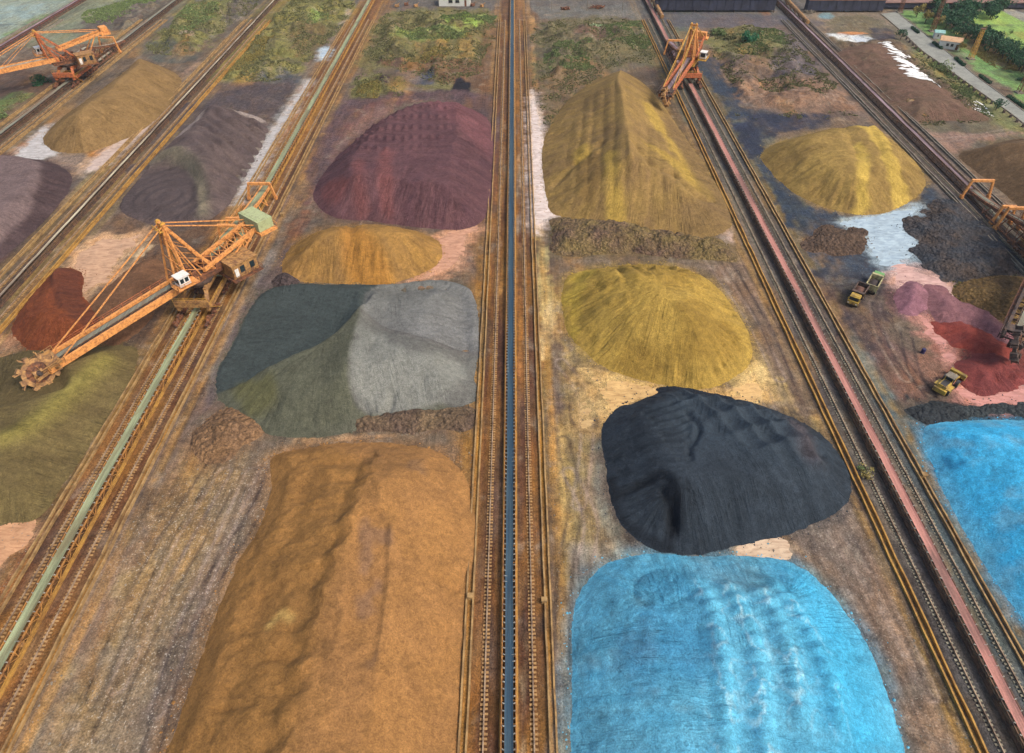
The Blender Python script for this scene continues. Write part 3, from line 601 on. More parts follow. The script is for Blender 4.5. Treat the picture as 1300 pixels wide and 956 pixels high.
def ground_colour(x, y):
    sh = x.shape; x = x.ravel(); y = y.ravel()
    col = np.tile(C(122, 106, 90), (len(x), 1))
    n0 = fbm(x, y, 18, 26, 4, 3)[:, None]
    col = col * (1 + .25 * n0)
    na = fbm(x, y, 5, 7, 4, 21); nb = fbm(x, y, 1.6, 2.2, 3, 55)
    for c, P, so, ra, al in PATCHW:
        mg = so + ra * 1.6
        m = (x > P[:, 0].min() - mg) & (x < P[:, 0].max() + mg) & (y > P[:, 1].min() - mg) & (y < P[:, 1].max() + mg)
        if not m.any(): continue
        s, _ = sdf(x[m], y[m], P)
        a = sstep(-so, so, s + ra * (na[m] * 1.6 + nb[m] * .9)) * al
        a = np.clip(a * (1 + .35 * (nb[m] + na[m]) * (al < .97)), 0, 1)[:, None]
        col[m] = col[m] * (1 - a) + c * a
    # ochre beds inside and beside the conveyor corridors
    ny = fbm(x, y, 2.0, 22, 4, 166); nz = fbm(x, y, 1.2, 5, 4, 167)
    near = 1 - sstep(150, 330, y)
    for cx, ci, cd, co_, st_ in ((-.5, (150, 104, 52), (96, 64, 48), (196, 146, 70), 1), (-72.6, (156, 110, 58), (112, 74, 48), (190, 142, 72), 1), (67.9, (122, 112, 100), (82, 78, 80), (170, 132, 62), .9),
                                 (-121.6, (150, 122, 70), (110, 92, 64), (176, 150, 86), .8), (-171.5, (128, 112, 78), (100, 88, 68), (160, 136, 86), .7), (134.2, (88, 78, 80), (62, 60, 68), (128, 108, 92), .7), (-221, (120, 110, 96), (90, 80, 76), (130, 120, 100), .6)):
        u = x - cx
        a = (1 - sstep(5.6, 6.4, np.abs(u))) * st_ * (.65 + .35 * near) * np.clip(.85 + .5 * nz, 0, 1)
        t = sstep(-.35, .45, ny)[:, None]; cc = C(*ci) * t + C(*cd) * (1 - t)
        col = col * (1 - a[:, None]) + cc * a[:, None]
        for off, wd in ((-6.1, .55), (5.95, .5), (-8.0, .9), (8.0, .9)):
            a = (np.exp(-((u - off) / wd) ** 4) * np.clip(.75 + 1.0 * ny, 0, 1) * st_ * (.4 + .6 * near) * (.9 if abs(off) < 7 else .6))[:, None]
            col = col * (1 - a) + C(*co_) * a
    # slightly darkened pile colour blended in round the foot of every pile
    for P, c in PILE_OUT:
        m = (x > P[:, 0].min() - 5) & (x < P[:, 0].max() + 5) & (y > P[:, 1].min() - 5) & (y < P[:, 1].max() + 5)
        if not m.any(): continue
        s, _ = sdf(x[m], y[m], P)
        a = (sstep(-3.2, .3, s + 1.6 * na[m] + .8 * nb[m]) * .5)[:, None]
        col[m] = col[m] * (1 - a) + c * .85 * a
    # wheel tracks
    for pts, c, al in TRACKS:
        P = smooth(GP(pts), 5, False)
        m = (x > P[:, 0].min() - 4) & (x < P[:, 0].max() + 4) & (y > P[:, 1].min() - 4) & (y < P[:, 1].max() + 4)
        if not m.any(): continue
        dd, t = polydist(x[m], y[m], P, False)
        a = (np.exp(-((dd - 1.15) / .32) ** 2) * min(.85, al * 1.7) * np.clip(.8 + .7 * nb[m], 0, 1))[:, None]
        col[m] = col[m] * (1 - a) + C(*c) * a
    # wheel tracks and drips running along the lanes
    st = fbm(x, y, 1.1, 40, 3, 77) * .22 + fbm(x, y, .5, 9, 2, 78) * .12
    nearlane = np.zeros_like(x)
    for cx in LANES: nearlane = np.maximum(nearlane, 1 - sstep(9, 17, np.abs(x - cx)))
    col *= (1 + st * (.35 + 1.3 * nearlane))[:, None]
    # drifts of ochre, grey and plum dust
    k = fbm(x, y, 9, 30, 4, 133); k2 = fbm(x, y, 6, 14, 4, 144)
    for msk, c in ((sstep(.25, .6, k), C(186, 138, 66)), (sstep(.3, .65, -k), C(120, 112, 106)), (sstep(.3, .6, k2), C(100, 76, 58))):
        a = (msk * .35 * (y < 330))[:, None]; col = col * (1 - a) + c * a
    k3 = fbm(x, y, 7, 9, 5, 377, .6); a = (sstep(.12, .5, k3) * .5 * (y < 340))[:, None]; col = col * (1 - a) + C(76, 70, 68) * a
    k4 = fbm(x, y, 4, 5, 4, 388, .6); a = (sstep(.3, .6, k4) * .4)[:, None]; col = col * (1 - a) + C(166, 152, 134) * a
    for c, P, so, ra, al in LATEW:
        m = (x > P[:, 0].min() - 9) & (x < P[:, 0].max() + 9) & (y > P[:, 1].min() - 9) & (y < P[:, 1].max() + 9)
        if not m.any(): continue
        s, _ = sdf(x[m], y[m], P)
        a = sstep(-so, so, s + ra * (na[m] * 1.6 + nb[m] * .9)) * al
        a = np.clip(a * (1 + .4 * (nb[m] + na[m])), 0, 1)[:, None]
        col[m] = col[m] * (1 - a) + c * a
    # mud stains that spread from the puddles
    for (c_, _, _), P in zip(PUDDLES, PUDW):
        m = (x > P[:, 0].min() - 9) & (x < P[:, 0].max() + 9) & (y > P[:, 1].min() - 9) & (y < P[:, 1].max() + 9)
        if not m.any(): continue
        s, _ = sdf(x[m], y[m], P); s2 = s + 3.2 * fbm(x[m], y[m], 5.5, 2.0, 5, 515, .65)
        a = (sstep(-3.5, .6, s2) * .8)[:, None]; col[m] = col[m] * (1 - a) + C(*c_) * .82 * a
        a = (np.exp(-((s + 1.6) / 1.4) ** 2) * .4 * sstep(-.2, .4, nb[m]))[:, None]; col[m] = col[m] * (1 - a) + C(70, 58, 54) * a
    # rust and oil spots
    sp = fbm(x, y, 2.2, 2.8, 3, 211); a = (sstep(.42, .7, sp) * .35)[:, None]
    col = col * (1 - a) + C(80, 58, 48) * a
    lum = col.mean(1, keepdims=True)
    return np.clip(col * .84, .003, .9).reshape(sh + (3,))
def speck_alpha(x, y):
    P1 = smooth(GP([(160, 660), (350, 570), (350, 620), (310, 690), (255, 866), (220, 990), (60, 990), (130, 830)]), 3)
    P2 = smooth(GP([(1000, 690), (1090, 620), (1200, 866), (1240, 990), (1140, 990), (1100, 820)]), 3)
    sh = x.shape; xf, yf = x.ravel(), y.ravel(); a = np.full(xf.shape, .12)
    for P, v in ((P1, 1.0), (P2, .5)):
        s, _ = sdf(xf, yf, P); a = np.maximum(a, sstep(-4, 4, s) * v)
    return a.reshape(sh)
def build_ground():
    Vs, Qs, Cs = [], [], []; off = 0
    for x0, x1, dx, y0, y1, dy in ((-150, 150, .34, 12, 150, .34), (-330, 330, .62, 150, 420, .62)):
        xs = np.linspace(x0, x1, int((x1 - x0) / dx) + 1); ys = np.linspace(y0, y1, int((y1 - y0) / dy) + 1)
        XX, YY = np.meshgrid(xs, ys)
        Z = ground_height(XX.ravel(), YY.ravel()).reshape(XX.shape)
        edge = np.minimum(XX - x0, x1 - XX)
        edge = np.minimum(edge, (YY - y0) if y0 < 100 else (y1 - YY)); Z *= sstep(0, 3, edge)
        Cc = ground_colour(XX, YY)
        V, q, C4 = grid_mesh('g', xs, ys, Z, Cc, None, speck_alpha(XX, YY))
        Vs.append(V); Qs.append(q + off); Cs.append(C4); off += len(V)
    # the plain out to the horizon, in rings of cells round the detailed yard
    X = [-5000, -1500, -330, -150, 150, 330, 1500, 5000]; Y = [-3000, -600, 12, 150, 420, 1200, 6000]
    for i in range(len(X) - 1):
        for j in range(len(Y) - 1):
            xa, xb, ya, yb = X[i], X[i + 1], Y[j], Y[j + 1]
            if -150 <= xa < 150 and ya == 12: continue
            if -330 <= xa < 330 and ya == 150: continue
            n = 14
            xs = np.linspace(xa, xb, n); ys = np.linspace(ya, yb, n); XX, YY = np.meshgrid(xs, ys)
            V, q, C4 = grid_mesh('g', xs, ys, np.zeros_like(XX), np.tile(C(112, 106, 92), XX.shape + (1,)) * (1 + .2 * fbm(XX, YY, 60, 60, 3, 5))[..., None], None, np.zeros_like(XX))
            Vs.append(V); Qs.append(q + off); Cs.append(C4); off += len(V)
    me = mesh_from('ground', np.vstack(Vs), np.vstack(Qs), np.vstack(Cs))
    me.materials.append(M['ground'])
    o = bpy.data.objects.new('ground', me); COL.objects.link(o); o['kind'] = 'structure'

# the access road beyond the last bed, with a kerb step on both sides
def ribbon(mb, L, Rr, z0, z1):
    n = len(L); vs = []
    for (a, b), (c, d) in zip(L, Rr): vs += [(a, b, z1), (c, d, z1), (a, b, z0), (c, d, z0)]
    fs = []
    for i in range(n - 1):
        k = 4 * i; fs += [(k, k + 1, k + 5, k + 4), (k + 2, k, k + 4, k + 6), (k + 1, k + 3, k + 7, k + 5)]
    mb.add(vs, fs)
Lr = smooth(GP([(1118, 18), (1127, 25), (1150, 45), (1170, 64), (1191, 79), (1216, 97), (1257, 126), (1297, 155), (1400, 240), (1500, 330)]), 5, False)
Rt = smooth(GP([(1140, 15), (1145, 21), (1167, 38), (1192, 58), (1214, 76), (1239, 97), (1279, 126), (1330, 165), (1430, 245), (1530, 330)]), 5, False)
mb = MB(); ribbon(mb, Lr, Rt, -.1, .12); o = mb.build('road', M['roadgrey']); o['kind'] = 'structure'
for P, nm in ((Lr, 'kerb'), (Rt, 'kerb')):
    mb = MB()
    for a, b in zip(P[:-1], P[1:]): mb.beam((a[0], a[1], .12), (b[0], b[1], .12), .35, .3)
    o = mb.build(nm, M['concrete_grey']); o['kind'] = 'structure'

for i, ((c_, lb, _), P) in enumerate(zip(PUDDLES, PUDW)):
    m, nt, bs = newmat('muddy_water'); geo = nt.nodes.new('ShaderNodeNewGeometry')
    n = noise(nt, .25, 4, .6, geo.outputs['Position'], 1.5)
    cc_ = C(*c_) * .9; dk_ = cc_ * np.array([.66, .60, .56]) if c_[0] > c_[2] else cc_ * np.array([.60, .64, .70])
    n9 = noise(nt, 1.0, 5, .7, mapv(nt, geo.outputs['Position'], (.35, 1.3, 1)), .8)
    wc_ = mixc(nt, ramp(nt, n9, [(.42, 0), (.66, 1)]), tuple(cc_), tuple(dk_))
    nt.links.new(mixc(nt, 1.0, wc_, ramp(nt, n, [(.3, .80), (.7, 1.08)]), 'MULTIPLY'), bs.inputs['Base Color']); bs.inputs['Roughness'].default_value = .22
    cen = P.mean(0); q = P - cen; L = np.hypot(q[:, 0], q[:, 1])[:, None]; nrm_ = []
    N = len(P)
    for k in range(N):
        t = P[(k + 1) % N] - P[k - 1]; v = np.array([t[1], -t[0]]); v = v / (np.hypot(*v) + 1e-9); nrm_.append(v)
    sgn = 1 if np.dot(P[:, 0], np.roll(P[:, 1], -1)) - np.dot(P[:, 1], np.roll(P[:, 0], -1)) > 0 else -1
    Q = P + np.array(nrm_) * sgn * 1.2
    me = bpy.data.meshes.new('puddle'); me.from_pydata([(u[0], u[1], -.075 + .005 * i) for u in (Q if sgn > 0 else Q[::-1])], [], [tuple(range(N))]); me.update(); me.materials.append(m)
    o = bpy.data.objects.new('puddle', me); COL.objects.link(o); o['kind'] = 'structure'; o['label'] = lb
# ------------------------------------------------------------------ stockpiles
def line_feat(x, y, pts, width, amp, closed=False):
    d, s = polydist(x, y, smooth(GP(pts), 4, closed), closed)
    return amp * np.exp(-(d / width) ** 2)
def in_poly(x, y, pts, soft=1.0, seed=0, rag=0.0):
    s, _ = sdf(x, y, smooth(GP(pts), 4))
    if rag: s = s + rag * fbm(x, y, 4, 4, 3, 300 + seed)
    return sstep(-soft, soft, s)
PILES = {}; PILE_OUT = []
def pile(name, label, cat, outline, hmax, c1, c2, slope=.68, step=.42, gully=.35, gfreq=1.6, rag=.5, round_=.5,
         bumps=0, bump_s=(4, 6), streak=.5, flowk=.8, mod=None, colmod=None, mat='pile', world=False, seed=1, group=None, fine=.1):
    P = smooth(np.array(outline, float) if world else GP(outline), 6)
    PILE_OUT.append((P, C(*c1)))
    x0, y0 = P.min(0) - 2; x1, y1 = P.max(0) + 2
    xs = np.arange(x0, x1 + step, step); ys = np.arange(y0, y1 + step, step)
    XX, YY = np.meshgrid(xs, ys); x, y = XX.ravel(), YY.ravel()
    sd, s = sdf(x, y, P)
    sdn = sd + rag * fbm(x, y, 5, 5, 4, seed) + .28 * fbm(x, y, 1.1, 1.1, 3, seed + 3)
    h = slope * sdn
    k = hmax * round_
    # smooth minimum of the side slope and a slightly undulating top
    top = hmax * (1 + .10 * fbm(x, y, 14, 14, 3, seed + 5))
    e = np.clip(.5 + .5 * (top - h) / max(k, .01), 0, 1)
    hh = top * (1 - e) + h * e - k * e * (1 - e)
    w = sstep(.5, 6, sd)
    # runs fade where slopes of different faces meet
    gy_, gx_ = np.gradient(sd.reshape(XX.shape), step); jump = 1 - sstep(.86, .99, np.hypot(gx_, gy_))
    for _ in range(int(5 / step)):
        jump = np.maximum(jump, .25 * (np.roll(jump, 1, 0) + np.roll(jump, -1, 0) + np.roll(jump, 1, 1) + np.roll(jump, -1, 1)))
    for _ in range(4): jump = .2 * (jump + np.roll(jump, 1, 0) + np.roll(jump, -1, 0) + np.roll(jump, 1, 1) + np.roll(jump, -1, 1))
    Ltot = s.max(); fw = (1 - np.clip(jump.ravel() * 1.6, 0, 1)) * sstep(0, 3.5, np.minimum(s, Ltot - s))
    # runnels down the slope: follow the arc length of the nearest foot
    g = np.abs(vnoise(s / gfreq + fbm(x, y, 6, 6, 2, seed + 2) * .7, sd / 14, seed + 9) - .5) * 2
    g2 = np.abs(vnoise(s / (gfreq * .45), sd / 8, seed + 19) - .5) * 2
    flank = sstep(.3, 3, sd) * (1 - sstep(.55, 1.0, hh / max(hmax, .1)))
    gully *= 1.6
    patchy = sstep(-.4, .3, fbm(x, y, 12, 12, 3, seed + 31))
    hh = hh - gully * flank * patchy * fw * ((1 - g) ** 2 + .5 * (1 - g2) ** 2)
    hh += .30 * (.55 - np.abs(fbm(x, y, 4.5, 4.5, 4, seed + 70))) * sstep(.5, 4, sd)
    if bumps:
        b = 1 - np.abs(fbm(x, y, bump_s[0], bump_s[1], 2, seed + 40))
        hh += bumps * (b - .6) * w
    hh += fine * fbm(x, y, 1.3, 1.3, 3, seed + 50) * sstep(0, 2, sd)
    hh += .3 * fbm(x, y, 7, 7, 3, seed + 51) * sstep(0, 5, sd)
    if mod is not None: hh = mod(x, y, hh, sd, s)
    hh = np.where(sd < 0, np.minimum(hh, slope * sdn), hh)
    hh = np.maximum(hh, -1.2)
    # earth colour: streaked down the slopes, blotched on top
    a = .5 + .5 * vnoise(s / (gfreq * .8), sd / 22, seed + 61) * 2 - .5
    a = (sstep(.3, .9, a) * fw + .5 * (1 - fw)) * streak + (1 - streak) * sstep(-.4, .4, fbm(x, y, 7, 7, 5, seed + 62, .62))
    a = a * .75 + .25 * sstep(-.5, .5, fbm(x, y, 2.2, 2.2, 3, seed + 63))
    c = C(*c1)[None] * (1 - a[:, None]) + C(*c2)[None] * a[:, None]
    if colmod is not None: c = colmod(x, y, c, sd, s, hh)
    keep = (hh > -1.0).reshape(XX.shape)
    V, q, C4 = grid_mesh(name, xs, ys, hh.reshape(XX.shape), c.reshape(XX.shape + (3,)), keep, (fw * flowk).reshape(XX.shape))
    me = mesh_from(name, V, q, C4, np.stack([s, sd, np.zeros_like(s)], -1)); me.materials.append(M[mat])
    o = bpy.data.objects.new(name, me); COL.objects.link(o)
    tag(o, label, cat, group)
    PILES[label] = (xs, ys, hh.reshape(XX.shape))
    return o
def lerpc(c, col, a): return c * (1 - a[:, None]) + np.array(col)[None] * a[:, None]

# --- long orange-brown pile in the near left-centre bed
def m1(x, y, h, sd, s):
    crest = smooth(GP([(478, 588), (470, 640), (452, 700), (428, 770), (402, 866), (370, 980)]), 5, False)
    d, t = polydist(x, y, crest, False)
    lx = np.interp(-y, -crest[:, 1], crest[:, 0])
    lx = lx + 1.6 * fbm(x, y, 5, 5, 3, 410) + .8 * np.abs(np.sin(y * .55))
    right = x > lx
    h += np.where(right, 0, -1.5 * sstep(-.3, 3.2, lx - x) * sstep(3, 8, sd))          # step left of the crest
    h += np.where(right, 0, 1) * (.8 * fbm(x + .5 * y, y, 9, 2.0, 4, 401) + .25 * fbm(x, y, 3.5, 1.2, 3, 409)) * sstep(2, 6, sd)   # lobes on the left flank
    h += line_feat(x, y, [(503, 700), (499, 770), (490, 850), (480, 960)], .45, .35)
    fl = in_poly(x, y, [(462, 690), (500, 700), (488, 850), (450, 850)], 1)
    h += fl * .25 * fbm(x, y, 1.6, 2.5, 3, 402) - fl * .5
    for k, (a, b) in enumerate([(470, 640), (455, 700), (440, 745), (425, 790), (412, 830)]):
        h += line_feat(x, y, [(a - 8, b - 8), (a + 14, b + 2), (a + 22, b + 30)], 1.0, .45)
    h += line_feat(x, y, [(560, 750), (580, 748), (590, 730)], .7, -.5)
    h += line_feat(x, y, [(562, 866), (566, 790), (580, 750)], .7, -.5)
    return h
def k1(x, y, c, sd, s, h):
    fl = in_poly(x, y, [(466, 690), (500, 698), (488, 850), (468, 850)], .8, 1, 1.5)
    c = lerpc(c, C(146, 112, 84), fl * .8 * sstep(-.2, .3, fbm(x, y, 2.5, 4, 3, 405)))
    c = lerpc(c, C(146, 112, 80), in_poly(x, y, [(512, 592), (536, 594), (545, 640), (530, 634)], 1, 2, 1.5) * .7 * sstep(-.2, .3, fbm(x, y, 1.6, 3, 3, 406)))
    lft = in_poly(x, y, [(350, 575), (470, 600), (455, 690), (400, 866), (370, 990), (180, 990), (300, 700)], 2)
    c = lerpc(c, C(152, 112, 60), lft * .6)
    c = lerpc(c, C(206, 170, 100), line_feat(x, y, [(352, 812), (366, 800), (378, 806)], .7, .8))
    return c
pile('ore_stockpile', 'long orange-brown ore stockpile in the foreground, left of the blue central conveyor', 'stockpile',
     [(345, 580), (400, 567), (470, 563), (540, 568), (580, 590), (602, 640), (603, 700), (593, 760), (586, 866), (570, 1100), (560, 1250), (120, 1250), (200, 980), (245, 866), (268, 800), (300, 720), (330, 668), (345, 620)],
     7.5, (172, 126, 74), (158, 116, 72), step=.34, gully=.12, bumps=.25, streak=.15, flowk=.12, mod=m1, colmod=k1, seed=11, round_=.6)

# --- grey-green pile, half reclaimed by the bucket wheel
def m2(x, y, h, sd, s):
    cut = in_poly(x, y, [(330, 368), (380, 358), (482, 362), (470, 400), (440, 436), (400, 462), (340, 486), (270, 500), (276, 470), (305, 420)], .6)
    xr, yr = G(485, 363); t = np.clip((x - G(300, 440)[0]) / 38.0, 0, 1)
    plane = .5 + 4.6 * t
    h = h * (1 - cut) + np.minimum(h, plane) * cut
    ridge = smooth(GP([(486, 363), (474, 395), (462, 425), (450, 470), (440, 500)]), 4, False)
    d, _ = polydist(x, y, ridge, False); h += np.maximum(0, 1.3 - .3 * d) * sstep(1, 8, sd)
    # two curved benches on the grey right side
    d, _ = polydist(x, y, smooth(GP([(472, 398), (500, 430), (530, 450), (560, 452), (590, 425)]), 5, False), False)
    ccx, ccy = G(590, 340)
    r_ = np.hypot(x - ccx, y - ccy); rt = in_poly(x, y, [(474, 365), (606, 362), (606, 520), (480, 520), (450, 490), (466, 430)], 1.2) * sstep(.5, 4, sd)
    R1 = np.hypot(G(512, 440)[0] - ccx, G(512, 440)[1] - ccy); R2 = np.hypot(G(468, 400)[0] - ccx, G(468, 400)[1] - ccy) + 6
    h -= rt * (.85 * sstep(R1 + .5, R1 - .6, r_) + .6 * sstep(R2 + .5, R2 - .6, r_) + .07 * np.sin(r_ * 3.0 + .6 * fbm(x, y, 8, 8, 2, 9)) * (r_ < R1))
    h -= .16 * np.abs(np.sin((x * .5 + y) * 1.9 + fbm(x, y, 8, 8, 2, 9))) * cut
    for a, b in (((462, 520), (468, 535)), ((490, 528), (480, 534)), ((500, 510), (488, 530))):
        h += line_feat(x, y, [a, ((a[0] + b[0]) / 2 + 3, (a[1] + b[1]) / 2), b], .6, -.7)
    return h
def k2(x, y, c, sd, s, h):
    cut = in_poly(x, y, [(330, 368), (380, 358), (482, 362), (470, 400), (440, 436), (400, 462), (340, 486), (270, 500), (276, 470), (305, 420)], .4)
    c = lerpc(c, C(90, 92, 76), in_poly(x, y, [(290, 470), (470, 400), (456, 530), (330, 560), (280, 520)], 2) * .8)
    c = lerpc(c, C(66, 76, 76), cut * .92)
    ccx, ccy = G(590, 340); rr_ = np.hypot(x - ccx, y - ccy); R1c = np.hypot(G(512, 440)[0] - ccx, G(512, 440)[1] - ccy)
    gr = in_poly(x, y, [(486, 358), (612, 358), (612, 520), (560, 515), (470, 530), (448, 500), (462, 430)], .8)
    c = lerpc(c, C(112, 112, 108), gr * .9)
    c = lerpc(c, C(126, 127, 126), sstep(R1c + .4, R1c - .4, rr_) * gr * .8)
    c = lerpc(c, C(104, 102, 100), np.exp(-((rr_ - R1c - .5) / .9) ** 2) * gr * .8)
    c = lerpc(c, C(92, 96, 78), sstep(30, 6, np.hypot(x - G(480, 362)[0], y - G(480, 362)[1])) * gr * .25)
    c = lerpc(c, C(140, 142, 134), in_poly(x, y, [(456, 450), (480, 444), (520, 470), (590, 470), (560, 510), (480, 530), (455, 500)], 1.5, 5, 1.5) * .75)
    c = lerpc(c, C(112, 110, 68), in_poly(x, y, [(300, 490), (345, 496), (350, 520), (320, 530)], 1.5, 6, 1.5) * .6)
    return c
pile('ore_stockpile', 'slate and pale grey-green ore stockpile with a smooth curved cut face on its left', 'stockpile',
     [(272, 486), (296, 432), (330, 374), (380, 360), (480, 361), (560, 356), (600, 372), (608, 430), (604, 480), (600, 512), (540, 525), (480, 540), (400, 556), (330, 548), (292, 520)],
     5.2, (94, 96, 80), (104, 104, 92), gully=.3, flowk=.55, mod=m2, colmod=k2, seed=22, round_=.45, streak=.6, slope=.5)

# --- golden brown pile
def k3(x, y, c, sd, s, h):
    c = lerpc(c, C(176, 122, 52), in_poly(x, y, [(440, 300), (445, 360), (500, 362), (470, 320)], 2) * .6)
    return c
pile('ore_stockpile', 'small golden-brown ore stockpile between the maroon pile and the grey-green pile', 'stockpile',
     [(358, 345), (366, 318), (395, 298), (440, 288), (500, 288), (552, 302), (562, 322), (548, 340), (505, 358), (470, 362), (420, 360), (375, 357)],
     7.2, (170, 130, 68), (148, 114, 68), gully=.5, colmod=k3, seed=33, round_=.5,
     mod=lambda x, y, h, sd, s: h + line_feat(x, y, [(452, 285), (450, 320), (452, 358)], 1.5, -.8))

# --- maroon pile
def m4(x, y, h, sd, s):
    cone = 10.5 - .62 * np.hypot(x - G(568, 240)[0], y - G(568, 240)[1]); h = np.maximum(np.minimum(h, 7.3 + .3 * fbm(x, y, 6, 6, 3, 8)), np.where(sd > 0, cone - 2.6, -9))
    rows = (1 - np.abs(np.sin((x + .1 * y) * 1.15))) * (1 - np.abs(np.sin(y * .42 + fbm(x, y, 9, 9, 2, 5))))
    rr = in_poly(x, y, [(460, 150), (560, 150), (570, 205), (450, 215)], 3)
    return h + .95 * rows * rr + line_feat(x, y, [(430, 190), (460, 172), (500, 150)], 1.6, -1.3)
def k4(x, y, c, sd, s, h):
    c = lerpc(c, C(122, 80, 84), in_poly(x, y, [(545, 140), (620, 150), (620, 200), (560, 170)], 3) * .6)
    for P in ([(455, 235), (465, 232), (468, 275), (452, 275)], [(485, 225), (500, 220), (500, 275), (486, 275)], [(408, 245), (435, 245), (440, 262), (415, 265)]):
        c = lerpc(c, C(146, 82, 72), in_poly(x, y, P, 1.5, 2, 1.5) * .3)
    return c
pile('ore_stockpile', 'large maroon ore stockpile with a fluted front slope', 'stockpile',
     [(398, 250), (410, 222), (436, 190), (470, 162), (510, 144), (566, 138), (614, 146), (627, 180), (626, 220), (620, 268), (592, 290), (540, 290), (480, 282), (420, 274)],
     10, (108, 76, 78), (88, 62, 68), gully=.45, gfreq=1.5, mod=m4, colmod=k4, seed=44, round_=.55, step=.5)

# --- tall khaki ridge
def m5(x, y, h, sd, s):
    cr = smooth(np.array([G(783, 75, 12.5), G(792, 130, 13), G(800, 200, 12)]), 5, False)
    d, t = polydist(x, y, cr, False)
    hr = 13.2 - .64 * d + .2 * fbm(x, y, 3, 9, 3, 71)
    h = np.where(sd > 0, np.minimum(np.maximum(h * .8, hr), .62 * sd + .5), h)
    fur = (np.abs(np.sin((x - .12 * y) * .9 + .5 * fbm(x, y, 10, 10, 2, 72))) ** .7) * in_poly(x, y, [(740, 150), (850, 150), (860, 280), (720, 280)], 5)
    h -= .45 * (1 - fur) * sstep(3, 10, sd)
    for P in ([(705, 240), (730, 225), (760, 215)], [(800, 228), (822, 245), (850, 250)], [(848, 248), (880, 268), (905, 262)]):
        h += line_feat(x, y, P, 1.2, -.9)
    return h
def k5(x, y, c, sd, s, h):
    for P in ([(725, 210), (745, 205), (750, 222), (730, 225)], [(815, 220), (838, 222), (900, 250), (890, 262)], [(760, 235), (775, 230), (790, 290), (770, 288)], [(815, 165), (830, 160), (880, 240), (870, 240)]):
        c = lerpc(c, C(186, 156, 72), in_poly(x, y, P, 1.5, 4, 2) * .7)
    c = lerpc(c, C(118, 96, 66), in_poly(x, y, [(850, 150), (905, 225), (940, 290), (880, 310), (860, 280), (885, 262), (850, 190)], 2) * .6)
    c = lerpc(c, C(124, 98, 56), in_poly(x, y, [(728, 232), (762, 224), (758, 262), (745, 272)], 2, 8, 2) * .6)
    return c
pile('ore_stockpile', 'tallest khaki ore ridge with a pointed far crest, right of the blue central conveyor', 'stockpile',
     [(692, 240), (689, 200), (696, 165), (722, 128), (758, 103), (790, 95), (822, 112), (858, 158), (905, 226), (930, 284), (884, 303), (790, 296), (715, 276), (698, 264)],
     13, (158, 130, 74), (136, 110, 72), gully=.4, gfreq=2.2, mod=m5, colmod=k5, seed=55, step=.5, slope=.66)

# --- yellow pile
def m6(x, y, h, sd, s):
    rows = (1 - np.abs(np.sin((x + .12 * y) * .95 + .6 * fbm(x, y, 9, 9, 2, 81)))) ** 1.0
    r2 = (1 - np.abs(np.sin(y * .5 + 1.2 * fbm(x, y, 9, 9, 2, 82))))
    rr = in_poly(x, y, [(770, 330), (880, 330), (905, 390), (870, 410), (760, 400)], 5)
    h += (.75 * rows * r2 - .2) * rr + .4 * rr * fbm(x, y, 2, 3, 3, 85)
    return h + line_feat(x, y, [(782, 350), (784, 372), (788, 392)], .8, -.7)
def k6(x, y, c, sd, s, h):
    c = lerpc(c, C(140, 112, 50), in_poly(x, y, [(795, 330), (880, 330), (860, 395), (790, 380)], 3, 3, 3) * .5)
    c = lerpc(c, C(136, 108, 48), in_poly(x, y, [(860, 420), (930, 430), (925, 468), (850, 485), (790, 470), (800, 460), (850, 460)], 2, 5, 4) * .55)
    c = lerpc(c, C(206, 180, 74), in_poly(x, y, [(715, 380), (735, 350), (760, 350), (735, 400), (730, 430)], 2, 6, 3) * .5)
    return c
pile('ore_stockpile', 'rounded mustard-yellow ore stockpile behind the black pile', 'stockpile',
     [(713, 372), (722, 350), (750, 342), (800, 336), (850, 338), (895, 352), (930, 388), (952, 430), (950, 462), (920, 486), (885, 494), (830, 486), (775, 470), (735, 440), (717, 410)],
     9, (190, 158, 76), (162, 134, 66), gully=.6, gfreq=1.3, mod=m6, colmod=k6, seed=66, round_=.55)

# --- black pile
def m7(x, y, h, sd, s):
    rx, ry = x * .93 + y * .37, -x * .37 + y * .93
    cell = (1 - np.abs(np.sin(rx * .8 + .5 * fbm(x, y, 7, 7, 2, 91)))) * .7 + (1 - np.abs(np.sin(ry * .62 + .6 * fbm(x, y, 7, 7, 2, 92)))) * .7
    rr = in_poly(x, y, [(850, 500), (960, 520), (1050, 570), (1060, 620), (960, 600), (880, 560)], 4)
    h += (1.5 * cell - .6) * rr * sstep(2, 6, sd)
    # the bite taken out of the near left corner
    bite = in_poly(x, y, [(776, 640), (812, 622), (838, 634), (856, 668), (862, 712), (800, 712)], .8, 2, .4)
    h -= .28 * bite * np.clip(h, 0, 9)
    for P in ([(780, 634), (805, 626), (832, 624), (850, 645), (856, 680)], [(838, 640), (848, 662), (850, 690)], [(784, 650), (800, 672), (830, 690), (850, 700)],
              [(868, 552), (880, 570), (872, 590)], [(785, 640), (795, 660), (812, 676)]):
        h += line_feat(x, y, P, .6, -.9) * sstep(1.5, 5, sd)
    for k in range(9):
        h += line_feat(x, y, [(815 + 5 * k, 545 + 8 * k), (845 + 3 * k, 538 + 9 * k), (868, 530 + 9 * k)], .5, -.6)
    h += line_feat(x, y, [(800, 510), (835, 500), (880, 503), (930, 512)], 1.2, -.9)
    return h
